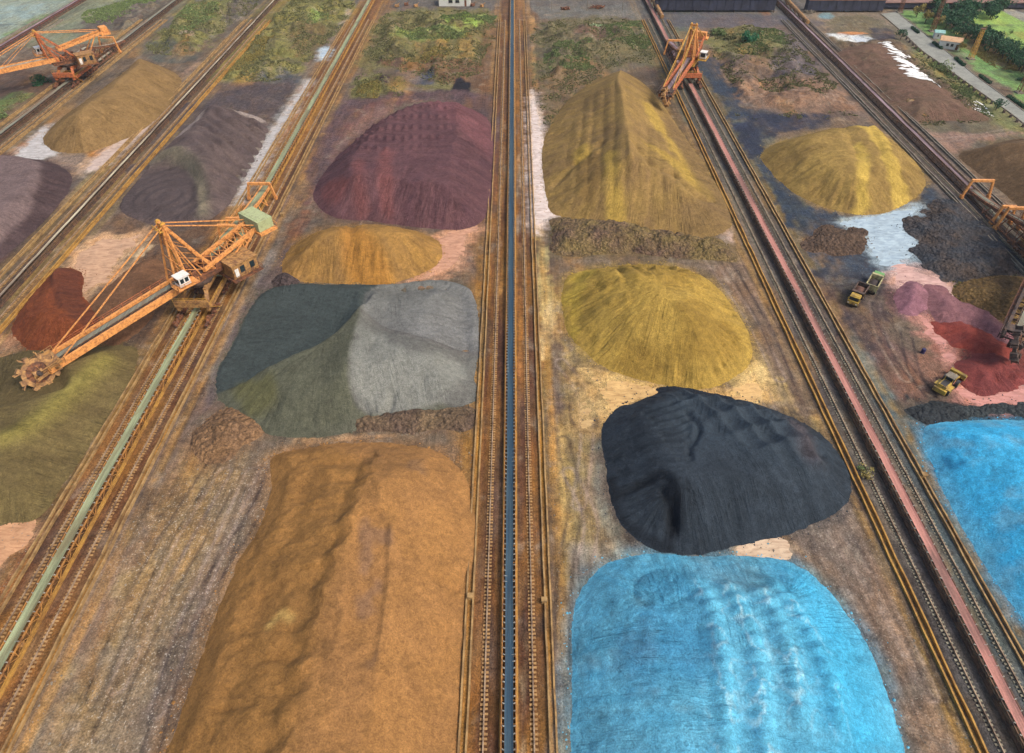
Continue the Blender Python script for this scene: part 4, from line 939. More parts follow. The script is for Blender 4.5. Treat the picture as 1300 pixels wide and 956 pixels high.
def k7(x, y, c, sd, s, h):
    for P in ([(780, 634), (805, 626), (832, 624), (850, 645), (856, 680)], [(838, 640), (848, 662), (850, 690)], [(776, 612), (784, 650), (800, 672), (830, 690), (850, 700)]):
        c = lerpc(c, C(28, 34, 42), line_feat(x, y, P, 1.0, .8))  # shade in the cracks and round the bite, put into the colour
    c = lerpc(c, C(66, 80, 92), in_poly(x, y, [(850, 510), (960, 530), (1040, 580), (1000, 620), (900, 600), (860, 560)], 4, 3, 3) * .45)
    c = lerpc(c, C(96, 86, 88), line_feat(x, y, [(1008, 545), (1012, 580), (1020, 600)], 2, .6))
    c = lerpc(c, C(34, 40, 50), in_poly(x, y, [(790, 505), (840, 488), (880, 494), (940, 508), (880, 506), (840, 502), (800, 518)], 1, 3, 1) * .8)  # far rim darkened in the colour, as a slope turned from the sun
    return c
pile('ore_stockpile', 'charcoal black ore stockpile with a notch bitten from its near left corner', 'stockpile',
     [(764, 548), (782, 520), (808, 502), (845, 490), (890, 496), (960, 512), (1030, 542), (1068, 580), (1082, 618), (1066, 648), (1010, 675), (940, 692), (880, 706), (820, 694), (784, 660), (770, 600)],
     6.2, (56, 66, 76), (44, 53, 62), gully=.28, gfreq=1.3, mod=m7, colmod=k7, seed=77, step=.34, streak=.7, rag=.35, round_=.3)

# --- sky blue pile
def m8(x, y, h, sd, s):
    z = in_poly(x, y, [(872, 775), (905, 765), (985, 765), (1015, 800), (1040, 866), (1050, 990), (890, 990), (885, 866)], 3)
    lob = 0
    for k, pts in enumerate(([(882, 770), (892, 800), (900, 830), (906, 880), (908, 980)], [(915, 770), (926, 800), (940, 835), (950, 880), (955, 980)],
                             [(950, 768), (968, 800), (985, 850), (1000, 930)], [(975, 765), (1000, 805), (1030, 860), (1050, 940)])):
        d, t = polydist(x, y, smooth(GP(pts), 5, False), False)
        lob = lob + 1.3 * np.exp(-(d / 1.5) ** 2) * (.55 + .45 * np.sin(t * 1.5 + k * 1.7) ** 2)
    h += lob
    cx, cy = G(862, 768)
    r = np.hypot(x - cx, y - cy); th = np.arctan2(y - cy, x - cx)
    fan = in_poly(x, y, [(800, 740), (850, 725), (880, 750), (870, 790), (820, 800), (795, 780)], 2)
    h -= fan * .30 * np.abs(np.sin(th * 26 + .4 * fbm(x, y, 3, 3, 2, 7))) * sstep(.5, 3, r)
    h += line_feat(x, y, [(812, 790), (800, 770), (810, 745), (838, 733), (862, 742)], .5, -.3)
    h += line_feat(x, y, [(830, 782), (836, 790), (850, 786), (866, 780)], .5, -.4)
    for q, r2, dd in (((960, 735), (990, 765), 0), ((950, 760), (985, 775), 0)):
        h += line_feat(x, y, [q, ((q[0] + r2[0]) / 2 + 8, (q[1] + r2[1]) / 2 - 3), r2], 1.0, -.7)
    und = in_poly(x, y, [(800, 800), (880, 790), (890, 870), (840, 900), (790, 860)], 4)
    h += und * .28 * fbm(x, y, 5, 1.3, 3, 12)
    return h
def k8(x, y, c, sd, s, h):
    lob = 0
    for k, pts in enumerate(([(882, 770), (892, 800), (900, 830), (906, 880), (908, 980)], [(915, 770), (926, 800), (940, 835), (950, 880), (955, 980)],
                             [(950, 768), (968, 800), (985, 850), (1000, 930)], [(975, 765), (1000, 805), (1030, 860), (1050, 940)])):
        d, t = polydist(x, y, smooth(GP(pts), 5, False), False); lob = np.maximum(lob, np.exp(-(d / 1.9) ** 2))
    c = lerpc(c, C(128, 164, 176), sstep(.1, .6, fbm(x, y, 6, 5, 5, 881, .62)) * .45)
    c = lerpc(c, C(70, 120, 140), sstep(.25, .6, fbm(x, y, 3, 5, 4, 882)) * .35)
    c = lerpc(c, C(110, 205, 240), lob * .5)
    ve = 1 - np.abs(fbm(x, y, 2.6, 4.0, 3, 191)) * 11
    c = lerpc(c, C(190, 232, 244), np.clip(ve, 0, 1) * lob * .75)
    c = lerpc(c, C(120, 160, 176), in_poly(x, y, [(900, 735), (970, 735), (960, 765), (905, 760)], 3, 3, 3) * .5)
    c = lerpc(c, C(44, 120, 160), in_poly(x, y, [(800, 745), (850, 730), (875, 765), (865, 795), (820, 790)], 3, 3, 2) * .55)
    c = lerpc(c, C(30, 110, 160), in_poly(x, y, [(820, 806), (880, 796), (892, 880), (800, 880), (790, 830)], 3, 4, 3) * .5)
    c = lerpc(c, C(60, 110, 130), in_poly(x, y, [(945, 735), (985, 745), (985, 770), (960, 765)], 2, 3, 2) * .6)
    c = lerpc(c, C(50, 182, 232), in_poly(x, y, [(985, 730), (1040, 745), (1110, 850), (1130, 990), (1050, 990), (1000, 800)], 5) * .6)
    return c
pile('covered_stockpile', 'bright sky-blue dusted stockpile in the foreground, nearest on the right of the central conveyor', 'stockpile',
     [(728, 785), (742, 742), (775, 714), (820, 704), (880, 706), (950, 706), (1000, 713), (1040, 738), (1080, 786), (1106, 828), (1122, 866), (1150, 960), (1170, 1080), (1150, 1200), (760, 1200), (728, 1080), (724, 960), (726, 860)],
     6.5, (112, 190, 220), (92, 178, 214), gully=.10, gfreq=1.5, flowk=.7, mod=m8, colmod=k8, seed=88, step=.32, rag=.2, streak=.6, round_=.7)

# --- blue pile at the right edge
def k9(x, y, c, sd, s, h):
    c = lerpc(c, C(128, 164, 176), sstep(.1, .6, fbm(x, y, 6, 5, 5, 881, .62)) * .45)
    c = lerpc(c, C(70, 120, 140), sstep(.25, .6, fbm(x, y, 3, 5, 4, 882)) * .35)
    c = lerpc(c, C(120, 190, 215), (1 - sstep(0, 3, sd)) * .5)
    c = lerpc(c, C(20, 110, 160), line_feat(x, y, [(1196, 588), (1204, 600), (1212, 598)], .8, .7))
    return c
pile('covered_stockpile', 'vivid blue dusted stockpile cut by the right edge, beyond the pink conveyor', 'stockpile',
     [(1172, 552), (1185, 538), (1230, 534), (1300, 534), (1400, 545), (1490, 600), (1560, 760), (1640, 900), (1420, 900), (1302, 788), (1252, 720), (1212, 650), (1186, 598)],
     6.0, (76, 190, 238), (62, 182, 234), gully=.10, flowk=.25, colmod=k9, seed=99, rag=.25, round_=.8)

# --- khaki pile on the right
def k10(x, y, c, sd, s, h):
    for P in ([(1070, 160), (1095, 152), (1125, 215), (1150, 255), (1135, 262)], [(1078, 215), (1086, 215), (1100, 270), (1085, 272)], [(1080, 165), (1100, 158), (1110, 170), (1085, 175)]):
        c = lerpc(c, C(206, 176, 84), in_poly(x, y, P, 1.2, 2, 2) * .75)
    c = lerpc(c, C(118, 112, 88), in_poly(x, y, [(1000, 172), (1030, 160), (1035, 175), (1010, 182)], 2, 3, 2) * .7)
    return c
pile('ore_stockpile', 'khaki-yellow ore stockpile between the pink conveyor and the purple conveyor', 'stockpile',
     [(966, 196), (985, 182), (1020, 172), (1060, 166), (1110, 166), (1140, 184), (1174, 222), (1166, 248), (1135, 266), (1095, 273), (1050, 264), (1008, 245), (976, 215)],
     7.5, (168, 140, 78), (142, 116, 68), gully=.5, gfreq=2, colmod=k10, seed=110, step=.5,
     mod=lambda x, y, h, sd, s: h - .7 * (1 - np.abs(np.sin((x * .8 - y * .2) * .5))) * in_poly(x, y, [(1050, 170), (1120, 165), (1150, 220), (1070, 230)], 4))

# --- left side piles
pile('ore_stockpile', 'tan ore stockpile beside the far orange stacker, top left', 'stockpile',
     [(56, 182), (62, 166), (100, 138), (140, 108), (165, 88), (200, 84), (228, 98), (226, 116), (200, 150), (165, 174), (112, 193), (76, 193)],
     8.5, (146, 118, 78), (130, 104, 66), gully=.35, gfreq=2, seed=120, step=.55)
def k12(x, y, c, sd, s, h):
    return lerpc(c, C(126, 108, 106), in_poly(x, y, [(-80, 230), (45, 215), (60, 245), (20, 300), (-80, 370)], .8, 3, 1) * .85)
pile('ore_stockpile', 'dark plum-brown stockpile with a flat top at the left edge', 'stockpile',
     [(-110, 240), (-60, 205), (0, 203), (55, 204), (92, 224), (74, 262), (30, 306), (-30, 352), (-110, 400), (-160, 330)],
     5.0, (88, 72, 72), (74, 60, 62), gully=.5, colmod=k12, seed=130, step=.55, round_=.3)
def m13(x, y, h, sd, s):
    cx, cy = G(215, 255)
    r = np.hypot(x - cx, (y - cy)) ; a = in_poly(x, y, [(150, 262), (185, 222), (230, 215), (262, 240), (262, 278), (200, 284)], 2)
    h = h * (1 - .8 * a) + .3 * a; r9 = np.hypot(x - cx, y - cy); h += .22 * np.sin(r9 * 1.6) * sstep(1, 5, sd)
    for pts in ([(186, 210), (225, 212), (255, 235), (258, 275)], [(250, 150), (290, 165), (330, 170)], [(208, 205), (245, 200), (275, 225), (278, 262)]):
        h += line_feat(x, y, pts, 2.0, 1.0)
    h -= 1.5 * (1 - np.abs(np.sin((x * .75 + y) * .62 + .7 * fbm(x, y, 8, 8, 2, 6)))) * in_poly(x, y, [(270, 170), (340, 160), (300, 240), (270, 230)], 3)
    return h
def k13(x, y, c, sd, s, h):
    c = lerpc(c, C(132, 124, 104), line_feat(x, y, [(186, 210), (225, 212), (255, 235), (258, 275)], 2.0, .85))
    c = lerpc(c, C(84, 74, 74), in_poly(x, y, [(150, 262), (190, 222), (230, 220), (250, 240), (250, 276), (200, 282)], 1.0) * .9)
    c = lerpc(c, C(176, 162, 152), in_poly(x, y, [(262, 132), (290, 140), (335, 152), (320, 158), (280, 148), (258, 160)], 1.5, 3, 3) * .7)
    c = lerpc(c, C(170, 156, 148), in_poly(x, y, [(225, 175), (250, 150), (262, 160), (240, 185)], 2, 3, 3) * .6)
    return c
pile('ore_stockpile', 'plum-grey reclaimed stockpile with a crater-like terraced hollow, behind the near orange reclaimer', 'stockpile',
     [(152, 264), (178, 226), (214, 184), (250, 152), (290, 142), (338, 154), (334, 184), (306, 234), (282, 268), (240, 286), (190, 284)],
     6.5, (106, 92, 88), (90, 78, 78), gully=.8, mod=m13, colmod=k13, seed=140, step=.5)
def m14(x, y, h, sd, s):
    a = in_poly(x, y, [(50, 370), (66, 352), (76, 380), (84, 405), (62, 412), (42, 402)], .8)
    return h * (1 - .35 * a)
pile('ore_stockpile', 'rust-red ore stockpile above the bucket wheel of the near reclaimer', 'stockpile',
     [(15, 420), (22, 398), (42, 372), (62, 350), (84, 340), (104, 346), (104, 372), (122, 392), (138, 412), (120, 436), (78, 446), (36, 442)],
     5.0, (134, 74, 42), (112, 60, 40), gully=.3, seed=150, mod=m14,
     colmod=lambda x, y, c, sd, s, h: lerpc(c, C(92, 56, 46), in_poly(x, y, [(68, 345), (100, 345), (104, 385), (140, 412), (130, 430), (80, 402)], .8, 2, .8) * .6))
pile('ore_stockpile', 'low brown ore spread beneath the boom of the near orange reclaimer', 'stockpile',
     [(112, 388), (140, 362), (168, 338), (196, 328), (214, 342), (212, 372), (184, 412), (150, 438), (124, 430)],
     2.2, (128, 94, 68), (112, 80, 58), seed=160, gully=.2, slope=.4)
def m15(x, y, h, sd, s):
    a = in_poly(x, y, [(-80, 480), (40, 440), (60, 455), (95, 500), (60, 520), (-80, 545)], 1.5)
    h = h * (1 - .45 * a)
    h += line_feat(x, y, [(140, 470), (90, 525), (40, 570), (0, 585)], 2.4, .8)
    return h
def k15(x, y, c, sd, s, h):
    c = lerpc(c, C(96, 84, 56), in_poly(x, y, [(-80, 480), (40, 440), (60, 455), (135, 440), (130, 480), (110, 486), (60, 520), (-80, 560)], 1) * .75)
    c = lerpc(c, C(152, 142, 72), line_feat(x, y, [(140, 470), (90, 525), (40, 570), (0, 585)], 2.2, .6))
    return c
pile('ore_stockpile', 'olive-green ore stockpile being dug by the bucket wheel at the left edge', 'stockpile',
     [(-120, 500), (-40, 468), (30, 446), (90, 444), (150, 438), (176, 446), (164, 486), (128, 545), (84, 610), (50, 656), (0, 668), (-60, 690), (-160, 680)],
     4.5, (118, 104, 66), (102, 88, 58), seed=170, gully=.35, mod=m15, colmod=k15, slope=.5)

# --- right side piles
pile('earth_mound', 'long red-brown earth bank beside the grey road, streaked with white sheeting', 'mound',
     [(1062, 70), (1080, 58), (1120, 54), (1142, 60), (1186, 100), (1240, 140), (1250, 152), (1190, 154), (1150, 150), (1110, 112), (1084, 88)],
     2.6, (120, 92, 78), (106, 88, 70), seed=180, gully=.25, step=.6, slope=.3, bumps=.5, rag=1.5)
pile('ore_stockpile', 'brown ore stockpile at the right edge, between the purple conveyor and the road', 'stockpile',
     [(1218, 198), (1250, 186), (1300, 178), (1390, 190), (1460, 240), (1400, 300), (1340, 290), (1290, 258), (1250, 226)],
     8.0, (122, 98, 72), (108, 86, 62), seed=190, gully=.3, step=.55)
pile('ore_stockpile', 'rough blue-black heap below the khaki pile on the right', 'heap',
     [(1150, 284), (1180, 258), (1220, 256), (1250, 280), (1286, 316), (1296, 340), (1262, 356), (1205, 354), (1172, 338), (1160, 310)],
     1.5, (66, 72, 80), (92, 80, 72), seed=200, gully=.2, bumps=1.5, bump_s=(6, 9), slope=.25, fine=.3, rag=4, streak=.1, mat='pile_rough')
pile('earth_heap', 'small low brown heap below the khaki pile, left of the pale blue water', 'heap',
     [(1020, 305), (1034, 292), (1060, 288), (1092, 292), (1104, 306), (1090, 322), (1055, 326), (1028, 320)],
     1.4, (108, 88, 72), (90, 74, 64), seed=210, slope=.22, rag=2.5, bumps=.5, mat='pile_rough')
pile('earth_heap', 'golden-brown overgrown heap beside the dark reclaimer wheel at the right edge', 'heap',
     [(1210, 366), (1240, 352), (1290, 350), (1330, 370), (1330, 400), (1290, 412), (1250, 398), (1222, 386)],
     2.4, (134, 108, 66), (104, 82, 58), seed=220, slope=.4, bumps=.5, mat='pile_rough')
pile('ore_stockpile', 'mauve conical heap beside the pink puddle on the right', 'heap',
     [(1132, 378), (1140, 362), (1156, 356), (1172, 362), (1180, 378), (1174, 396), (1158, 402), (1140, 396)],
     2.0, (160, 114, 122), (136, 96, 108), seed=230, gully=.2, rag=1.2, slope=.45, bumps=.3)
pile('ore_stockpile', 'long mauve ridge running from the conical heap toward the dark wheel', 'heap',
     [(1168, 366), (1190, 364), (1230, 388), (1262, 402), (1290, 424), (1280, 444), (1240, 424), (1206, 414), (1178, 400)],
     1.5, (156, 110, 112), (132, 94, 100), seed=231, gully=.3, rag=2.5, slope=.3, bumps=.5)
pile('ore_stockpile', 'brick-red heap on the upper side of the salmon puddle', 'heap',
     [(1186, 410), (1200, 402), (1222, 404), (1256, 422), (1290, 450), (1262, 462), (1232, 448), (1206, 432)],
     1.6, (160, 74, 60), (130, 66, 62), seed=240, gully=.3, bumps=.6, rag=2.5, slope=.35)
pile('ore_stockpile', 'dark red heap in front of the loader bucket', 'heap',
     [(1214, 466), (1226, 452), (1256, 446), (1288, 462), (1306, 484), (1286, 496), (1250, 500), (1230, 490)],
     2.2, (142, 72, 66), (112, 60, 62), seed=250, gully=.5, gfreq=1, bumps=.6, rag=2.2, slope=.4)
pile('rubble_ridge', 'dark overgrown rubble ridge between the khaki ridge and the mustard pile', 'ridge',
     [(698, 290), (712, 276), (760, 276), (830, 288), (900, 300), (934, 318), (928, 330), (880, 328), (800, 322), (730, 324), (704, 320)],
     2.4, (136, 118, 74), (112, 90, 78), seed=260, slope=.42, rag=2.2, bumps=1.5, bump_s=(4, 6), fine=.5, streak=.2, mat='pile_rough')
pile('rubble_ridge', 'brown rubble bank along the front of the grey-green pile', 'ridge',
     [(448, 534), (500, 518), (560, 514), (598, 518), (604, 532), (590, 548), (520, 550), (462, 548)],
     1.7, (130, 110, 84), (106, 88, 76), seed=270, slope=.4, rag=2.2, bumps=1.3, bump_s=(4, 6), fine=.4, streak=.2, mat='pile_rough')
pile('rubble_heap', 'brown boulder-like heap beside the orange-brown stockpile, near the green conveyor', 'heap',
     [(246, 572), (250, 545), (276, 522), (300, 518), (330, 536), (336, 552), (310, 566), (290, 582), (258, 588)],
     2.2, (150, 116, 82), (120, 96, 78), seed=280, slope=.5, rag=1.6, streak=.2, bumps=1.4, bump_s=(3, 3), fine=.2, mat='pile_rough')
pile('rubble_heap', 'small dark heap of spoil behind the maroon pile', 'heap',
     [(476, 100), (490, 96), (500, 104), (494, 112), (478, 110)], 2.0, (84, 66, 66), (70, 56, 60), seed=290, slope=.5, mat='pile_rough')
pile('rubble_heap', 'low dark clod heap between the golden-brown pile and the green conveyor', 'heap',
     [(346, 356), (360, 345), (378, 350), (380, 360), (362, 366), (348, 364)], 1.4, (88, 76, 74), (72, 62, 62), seed=291, slope=.5, bumps=.5, bump_s=(2, 2), mat='pile_rough')
pile('earth_bank', 'dark wet spoil band along the top of the blue pile at the right edge', 'bank',
     [(1150, 520), (1172, 510), (1240, 512), (1310, 514), (1380, 520), (1380, 534), (1300, 530), (1220, 530), (1180, 532)],
     1.0, (54, 58, 62), (76, 84, 86), seed=300, slope=.2, rag=2.5, bumps=.7, fine=.25, streak=.2, mat='pile_rough')

# clods that rolled off the slopes, and stones on the rubble
def clods():
    q = np.random.RandomState(404); V = []; Fq = []; Cc = []
    base = np.array([(1, 0, 0), (.3, .95, 0), (-.8, .6, 0), (-.8, -.6, 0), (.3, -.95, 0), (.1, .1, .8)])
    def lump(x, y, z, s, col):
        k = len(V); V.extend((np.array([x, y, z - .1 * s]) + base * s * q.uniform(.65, 1.25, (6, 1))).tolist())
        t = q.uniform(.7, 1.25); Cc.extend([list(col * t) + [0]] * 6)
        for i in range(5): Fq.append((k + i, k + (i + 1) % 5, k + 5, k + 5))
    for P, col in PILE_OUT:
        if P[:, 1].min() > 230: continue
        N = len(P)
        for i in range(N):
            p0, p1 = P[i], P[(i + 1) % N]; d = p1 - p0; L = np.hypot(*d)
            if L < 1e-6: continue
            nn = np.array([d[1], -d[0]]) / L
            for _ in range(q.poisson(L * 2.6)):
                o = q.exponential(.75) - .4; pt = p0 + d * q.rand() + nn * o * (1 if inside(np.array([p0[0] + nn[0]]), np.array([p0[1] + nn[1]]), P)[0] == 0 else -1)
                if min(abs(pt[0] - cx) for cx in LANES) < 6.0 or pt[1] < 26: continue
                z = .35 * max(0, -o); lump(pt[0], pt[1], z, q.uniform(.05, .2) * (1.8 if q.rand() < .06 else 1), col)
    return V, Fq, Cc
V, Fq, Cc = clods()
me = bpy.data.meshes.new('spilled_clods'); me.from_pydata(V, [], [(a_, b_, c_) for a_, b_, c_, _ in Fq]); me.update()
at_ = me.color_attributes.new('earth', 'FLOAT_COLOR', 'POINT'); at_.data.foreach_set('color', np.clip(np.array(Cc), 0, 1).astype(np.float32).ravel())
me.materials.append(M['pile']); o = bpy.data.objects.new('spilled_clods', me); COL.objects.link(o); o['kind'] = 'stuff'; tag(o, 'loose clods spilled round the feet of the stockpiles', 'clods')
build_ground()
# ------------------------------------------------------------------ belt conveyors, crane rails, drain walls
Y0, Y1 = 8.0, 386.0
def conveyor(cx, label, beltmat, framemat, bw=1.15, z=1.8, detail=True, fw=1.0, idl=1.2, gap=None, y1=Y1, sidelow=True, group='belt conveyors of the ore yard'):
    """gap = (ya, yb): stretch where the belt climbs onto a stacker's tripper and is built with it"""
    root = empty('belt_conveyor', (cx, Y0, 0), label, 'conveyor', group)
    segs = [(Y0, y1)] if not gap else [(Y0, gap[0]), (gap[1], y1)]
    b = MB(); f = MB(); lo = MB()
    for a, c in segs:
        a -= Y0; c -= Y0
        # troughed belt: flat middle with raised edges, as one thin solid
        vs = []; prof = [(-bw / 2, .12), (-bw / 4, 0), (bw / 4, 0), (bw / 2, .12), (bw / 2, .09), (bw / 4, -.04), (-bw / 4, -.04), (-bw / 2, .09)]
        n = int((c - a) / 6)
        for i in range(n + 1):
            yy = a + (c - a) * i / n
            jx = .04 * math.sin(yy * .37) + .03 * math.sin(yy * .9)
            vs += [(px + jx, yy, z + pz) for px, pz in prof]
        fs = [(8 * i + j, 8 * i + (j + 1) % 8, 8 * i + 8 + (j + 1) % 8, 8 * i + 8 + j) for i in range(n) for j in range(8)]
        b.add(vs, fs)
        for sx in (-1, 1): f.box((sx * fw, (a + c) / 2, z - .18), (.16, c - a, .26))
    # the foundation beams run the whole way
    for sx in (-1, 1):
        lo.box((sx * (fw + .12), (y1 - Y0) / 2, .18), (.34, y1 - Y0, .36))
        if sidelow: lo.box((sx * (fw + .12), (y1 - Y0) / 2, .72), (.1, y1 - Y0, .12))
    b.build('belt', M[beltmat], root); f.build('stringer_frame', M[framemat], root); lo.build('foundation_beam', M['concrete_ochre' if framemat == 'frame_ochre' else 'frame_dark'], root)
    # trestle bents
    def bent():
        t = MB()
        for sx in (-1, 1):
            t.beam((sx * fw, 0, .3), (sx * fw, 0, z - .3), .16, .16)
            t.beam((sx * fw, 0, .45), (sx * fw, 1.5, z - .35), .08, .08)
            t.beam((sx * fw, 1.5, z - .35), (sx * fw, 3, .45), .08, .08)
        t.box((0, 0, z - .34), (2 * fw, .14, .12)); t.box((0, 0, .9), (2 * fw, .1, .1))
        return t
    def idler():
        t = MB()
        t.cyl((-bw / 2 - .16, 0, z + .1), (-bw / 4, 0, z - .09), .075, 6); t.cyl((-bw / 4, 0, z - .09), (bw / 4, 0, z - .09), .075, 6)
        t.cyl((bw / 4, 0, z - .09), (bw / 2 + .16, 0, z + .1), .075, 6)
        t.box((0, .12, z - .16), (2 * fw + .1, .1, .07))
        for sx in (-1, 1): t.box((sx * (bw / 2 + .22), .05, z + .02), (.1, .12, .3))
        return t
    def fill(make, name, mat, step):
        ys = []
        for a, c in segs:
            k = a
            while k < c - step: ys.append(k - Y0); k += step
        vis = [q for q in ys if q + Y0 > 28]; ys = vis
        if not detail:
            t = MB(); u = make()
            for q in ys: t.add([(v[0], v[1] + q, v[2]) for v in u.v], u.f)
            o = t.build(name, mat, root); o['kind'] = 'stuff'
            return
        o = make().build(name, mat, root, loc=(0, ys[0], 0))
        for q in ys[1:100]: dup(o, name, root, (0, q, 0))
        if len(ys) > 100:
            t = MB(); u = make()
            for q in ys[100:]: t.add([(v[0], v[1] + q, v[2]) for v in u.v], u.f)
            t.build(name, mat, root)['kind'] = 'stuff'
    fill(bent, 'trestle_leg', M[framemat], 3.0)
    if detail: fill(idler, 'idler', M['roller'], idl)
    return root
def rail_track(x, label, detail, smat, y1=347.0, slen=1.05):
    root = empty('crane_rail', (x, Y0, 0), label, 'rail', 'crane rails beside the conveyors')
    r = MB()
    L = y1 - Y0
    r.box((0, L / 2, .20), (.22, L, .02)); r.box((0, L / 2, .28), (.06, L, .14)); r.box((0, L / 2, .38), (.16, L, .08))
    r.build('rail', M['railsteel'], root)
    def one():
        t = MB(); t.box((0, 0, .10), (slen, .30, .17)); t.box((0, 0, .20), (.34, .16, .03)); return t
    step = .62; n = int(L / step)
    ys = [k * step for k in range(n) if k * step + Y0 > 29]
    if not detail:
        bed = MB(); u = one()
        for q in ys: bed.add([(v[0], v[1] + q, v[2]) for v in u.v], u.f)
        bed.build('sleeper', M[smat], root)['kind'] = 'stuff'; return root
    def jit(q): return (.05 * math.sin(q * 7.3), q + .04 * math.sin(q * 3.1), .05 * math.sin(q * 1.3) + .05 * math.sin(q * .21) - .05)
    o = one().build('sleeper', M[smat], root, loc=jit(ys[0]))
    for q in ys[1:100]: dup(o, 'sleeper', root, jit(q))
    t = MB(); u = one()
    for q in ys[100:]:
        j = jit(q); t.add([(v[0] + j[0], v[1] + j[1], v[2] + j[2]) for v in u.v], u.f)
    t.build('sleeper', M[smat], root)['kind'] = 'stuff'
    return root
def drain(xa, xb, label, mat, y0=Y0, y1=346.0, h=.5, seed=0):
    root = empty('drain_channel', ((xa + xb) / 2, y0, 0), label, 'drain', 'concrete drains beside the conveyors')
    r = np.random.RandomState(seed + 5)
    for xx in (xa, xb):
        w = MB(); y = 0.0; x = xx - (xa + xb) / 2
        n = int((y1 - y0) / 4.0); vs = []
        for i in range(n + 1):
            yy = (y1 - y0) * i / n; jx = x + r.uniform(-.05, .05); hh = h + r.uniform(-.12, .10)
            vs += [(jx - .14, yy, -.1), (jx + .14, yy, -.1), (jx + .13, yy, hh), (jx - .13, yy, hh)]
        fs = [(4 * i + j, 4 * i + (j + 1) % 4, 4 * i + 4 + (j + 1) % 4, 4 * i + 4 + j) for i in range(n) for j in range(4)]
        fs += [(3, 2, 1, 0), (4 * n, 4 * n + 1, 4 * n + 2, 4 * n + 3)]
        w.add(vs, fs); w.build('wall', M[mat], root)
    return root
conveyor(-.5, 'straight deep-blue belt conveyor running up the middle of the photo', 'belt_blue', 'frame_ochre', bw=1.2, z=1.2, idl=.95)
conveyor(67.9, 'long pink-dusted belt conveyor on the right of the khaki, mustard and black piles', 'belt_pink', 'frame_dark', bw=1.45, z=1.5, idl=1.5, gap=(262, 301), fw=1.0)
conveyor(-72.6, 'long pale-green belt conveyor running under the near orange reclaimer', 'belt_green', 'frame_ochre', bw=1.5, z=2.0, idl=1.5, gap=(124, 181), fw=1.15)
conveyor(134.2, 'dark purple-grey belt conveyor at the right, leading to the machine cut by the right edge', 'belt_purple', 'frame_dark', bw=1.1, z=1.7, detail=False, gap=(140, 180), fw=1.2)
conveyor(-121.6, 'pale narrow belt conveyor between the plum-grey crater pile and the tan pile', 'belt_pale', 'frame_dark', bw=.7, z=1.3, detail=False, fw=1.0)
conveyor(-171.5, 'grey belt conveyor running under the far orange stacker at top left', 'belt_grey', 'frame_dark', bw=1.3, z=1.6, detail=False, gap=(264, 300), fw=1.1)
conveyor(-221, 'dark red-framed belt conveyor in the extreme top left corner', 'belt_purple', 'frame_red', bw=1.0, z=1.5, detail=False, fw=1.2)
for cx, nm, det, sm in ((-.5, 'blue central conveyor', True, 'sleeper'), (67.9, 'pink conveyor', True, 'sleeper_grey'), (-72.6, 'pale-green conveyor', True, 'sleeper'),
                        (134.2, 'purple-grey conveyor on the right', False, 'sleeper_grey'), (-121.6, 'pale narrow conveyor', False, 'sleeper'),
                        (-171.5, 'grey conveyor at top left', False, 'sleeper'), (-221, 'red-framed conveyor in the top left corner', False, 'sleeper_grey')):
    g = 3.4
    rail_track(cx - g, 'crane rail along the left side of the ' + nm, det, sm)
    rail_track(cx + g, 'crane rail along the right side of the ' + nm, det, sm)
    lm, rm = ('concrete', 'concrete')
    if cx == 67.9: lm, rm = 'concrete_ochre', 'concrete'
    if cx == -121.6: lm, rm = 'concrete', 'concrete_ochre'
    if cx in (134.2, -221): lm = rm = 'concrete_grey'
    drain(cx - 6.6, cx - 5.6, 'low double drain wall left of the ' + nm, lm, seed=int(abs(cx)))
    drain(cx + 5.5, cx + 6.4, 'low double drain wall right of the ' + nm, rm, seed=int(abs(cx)) + 1)
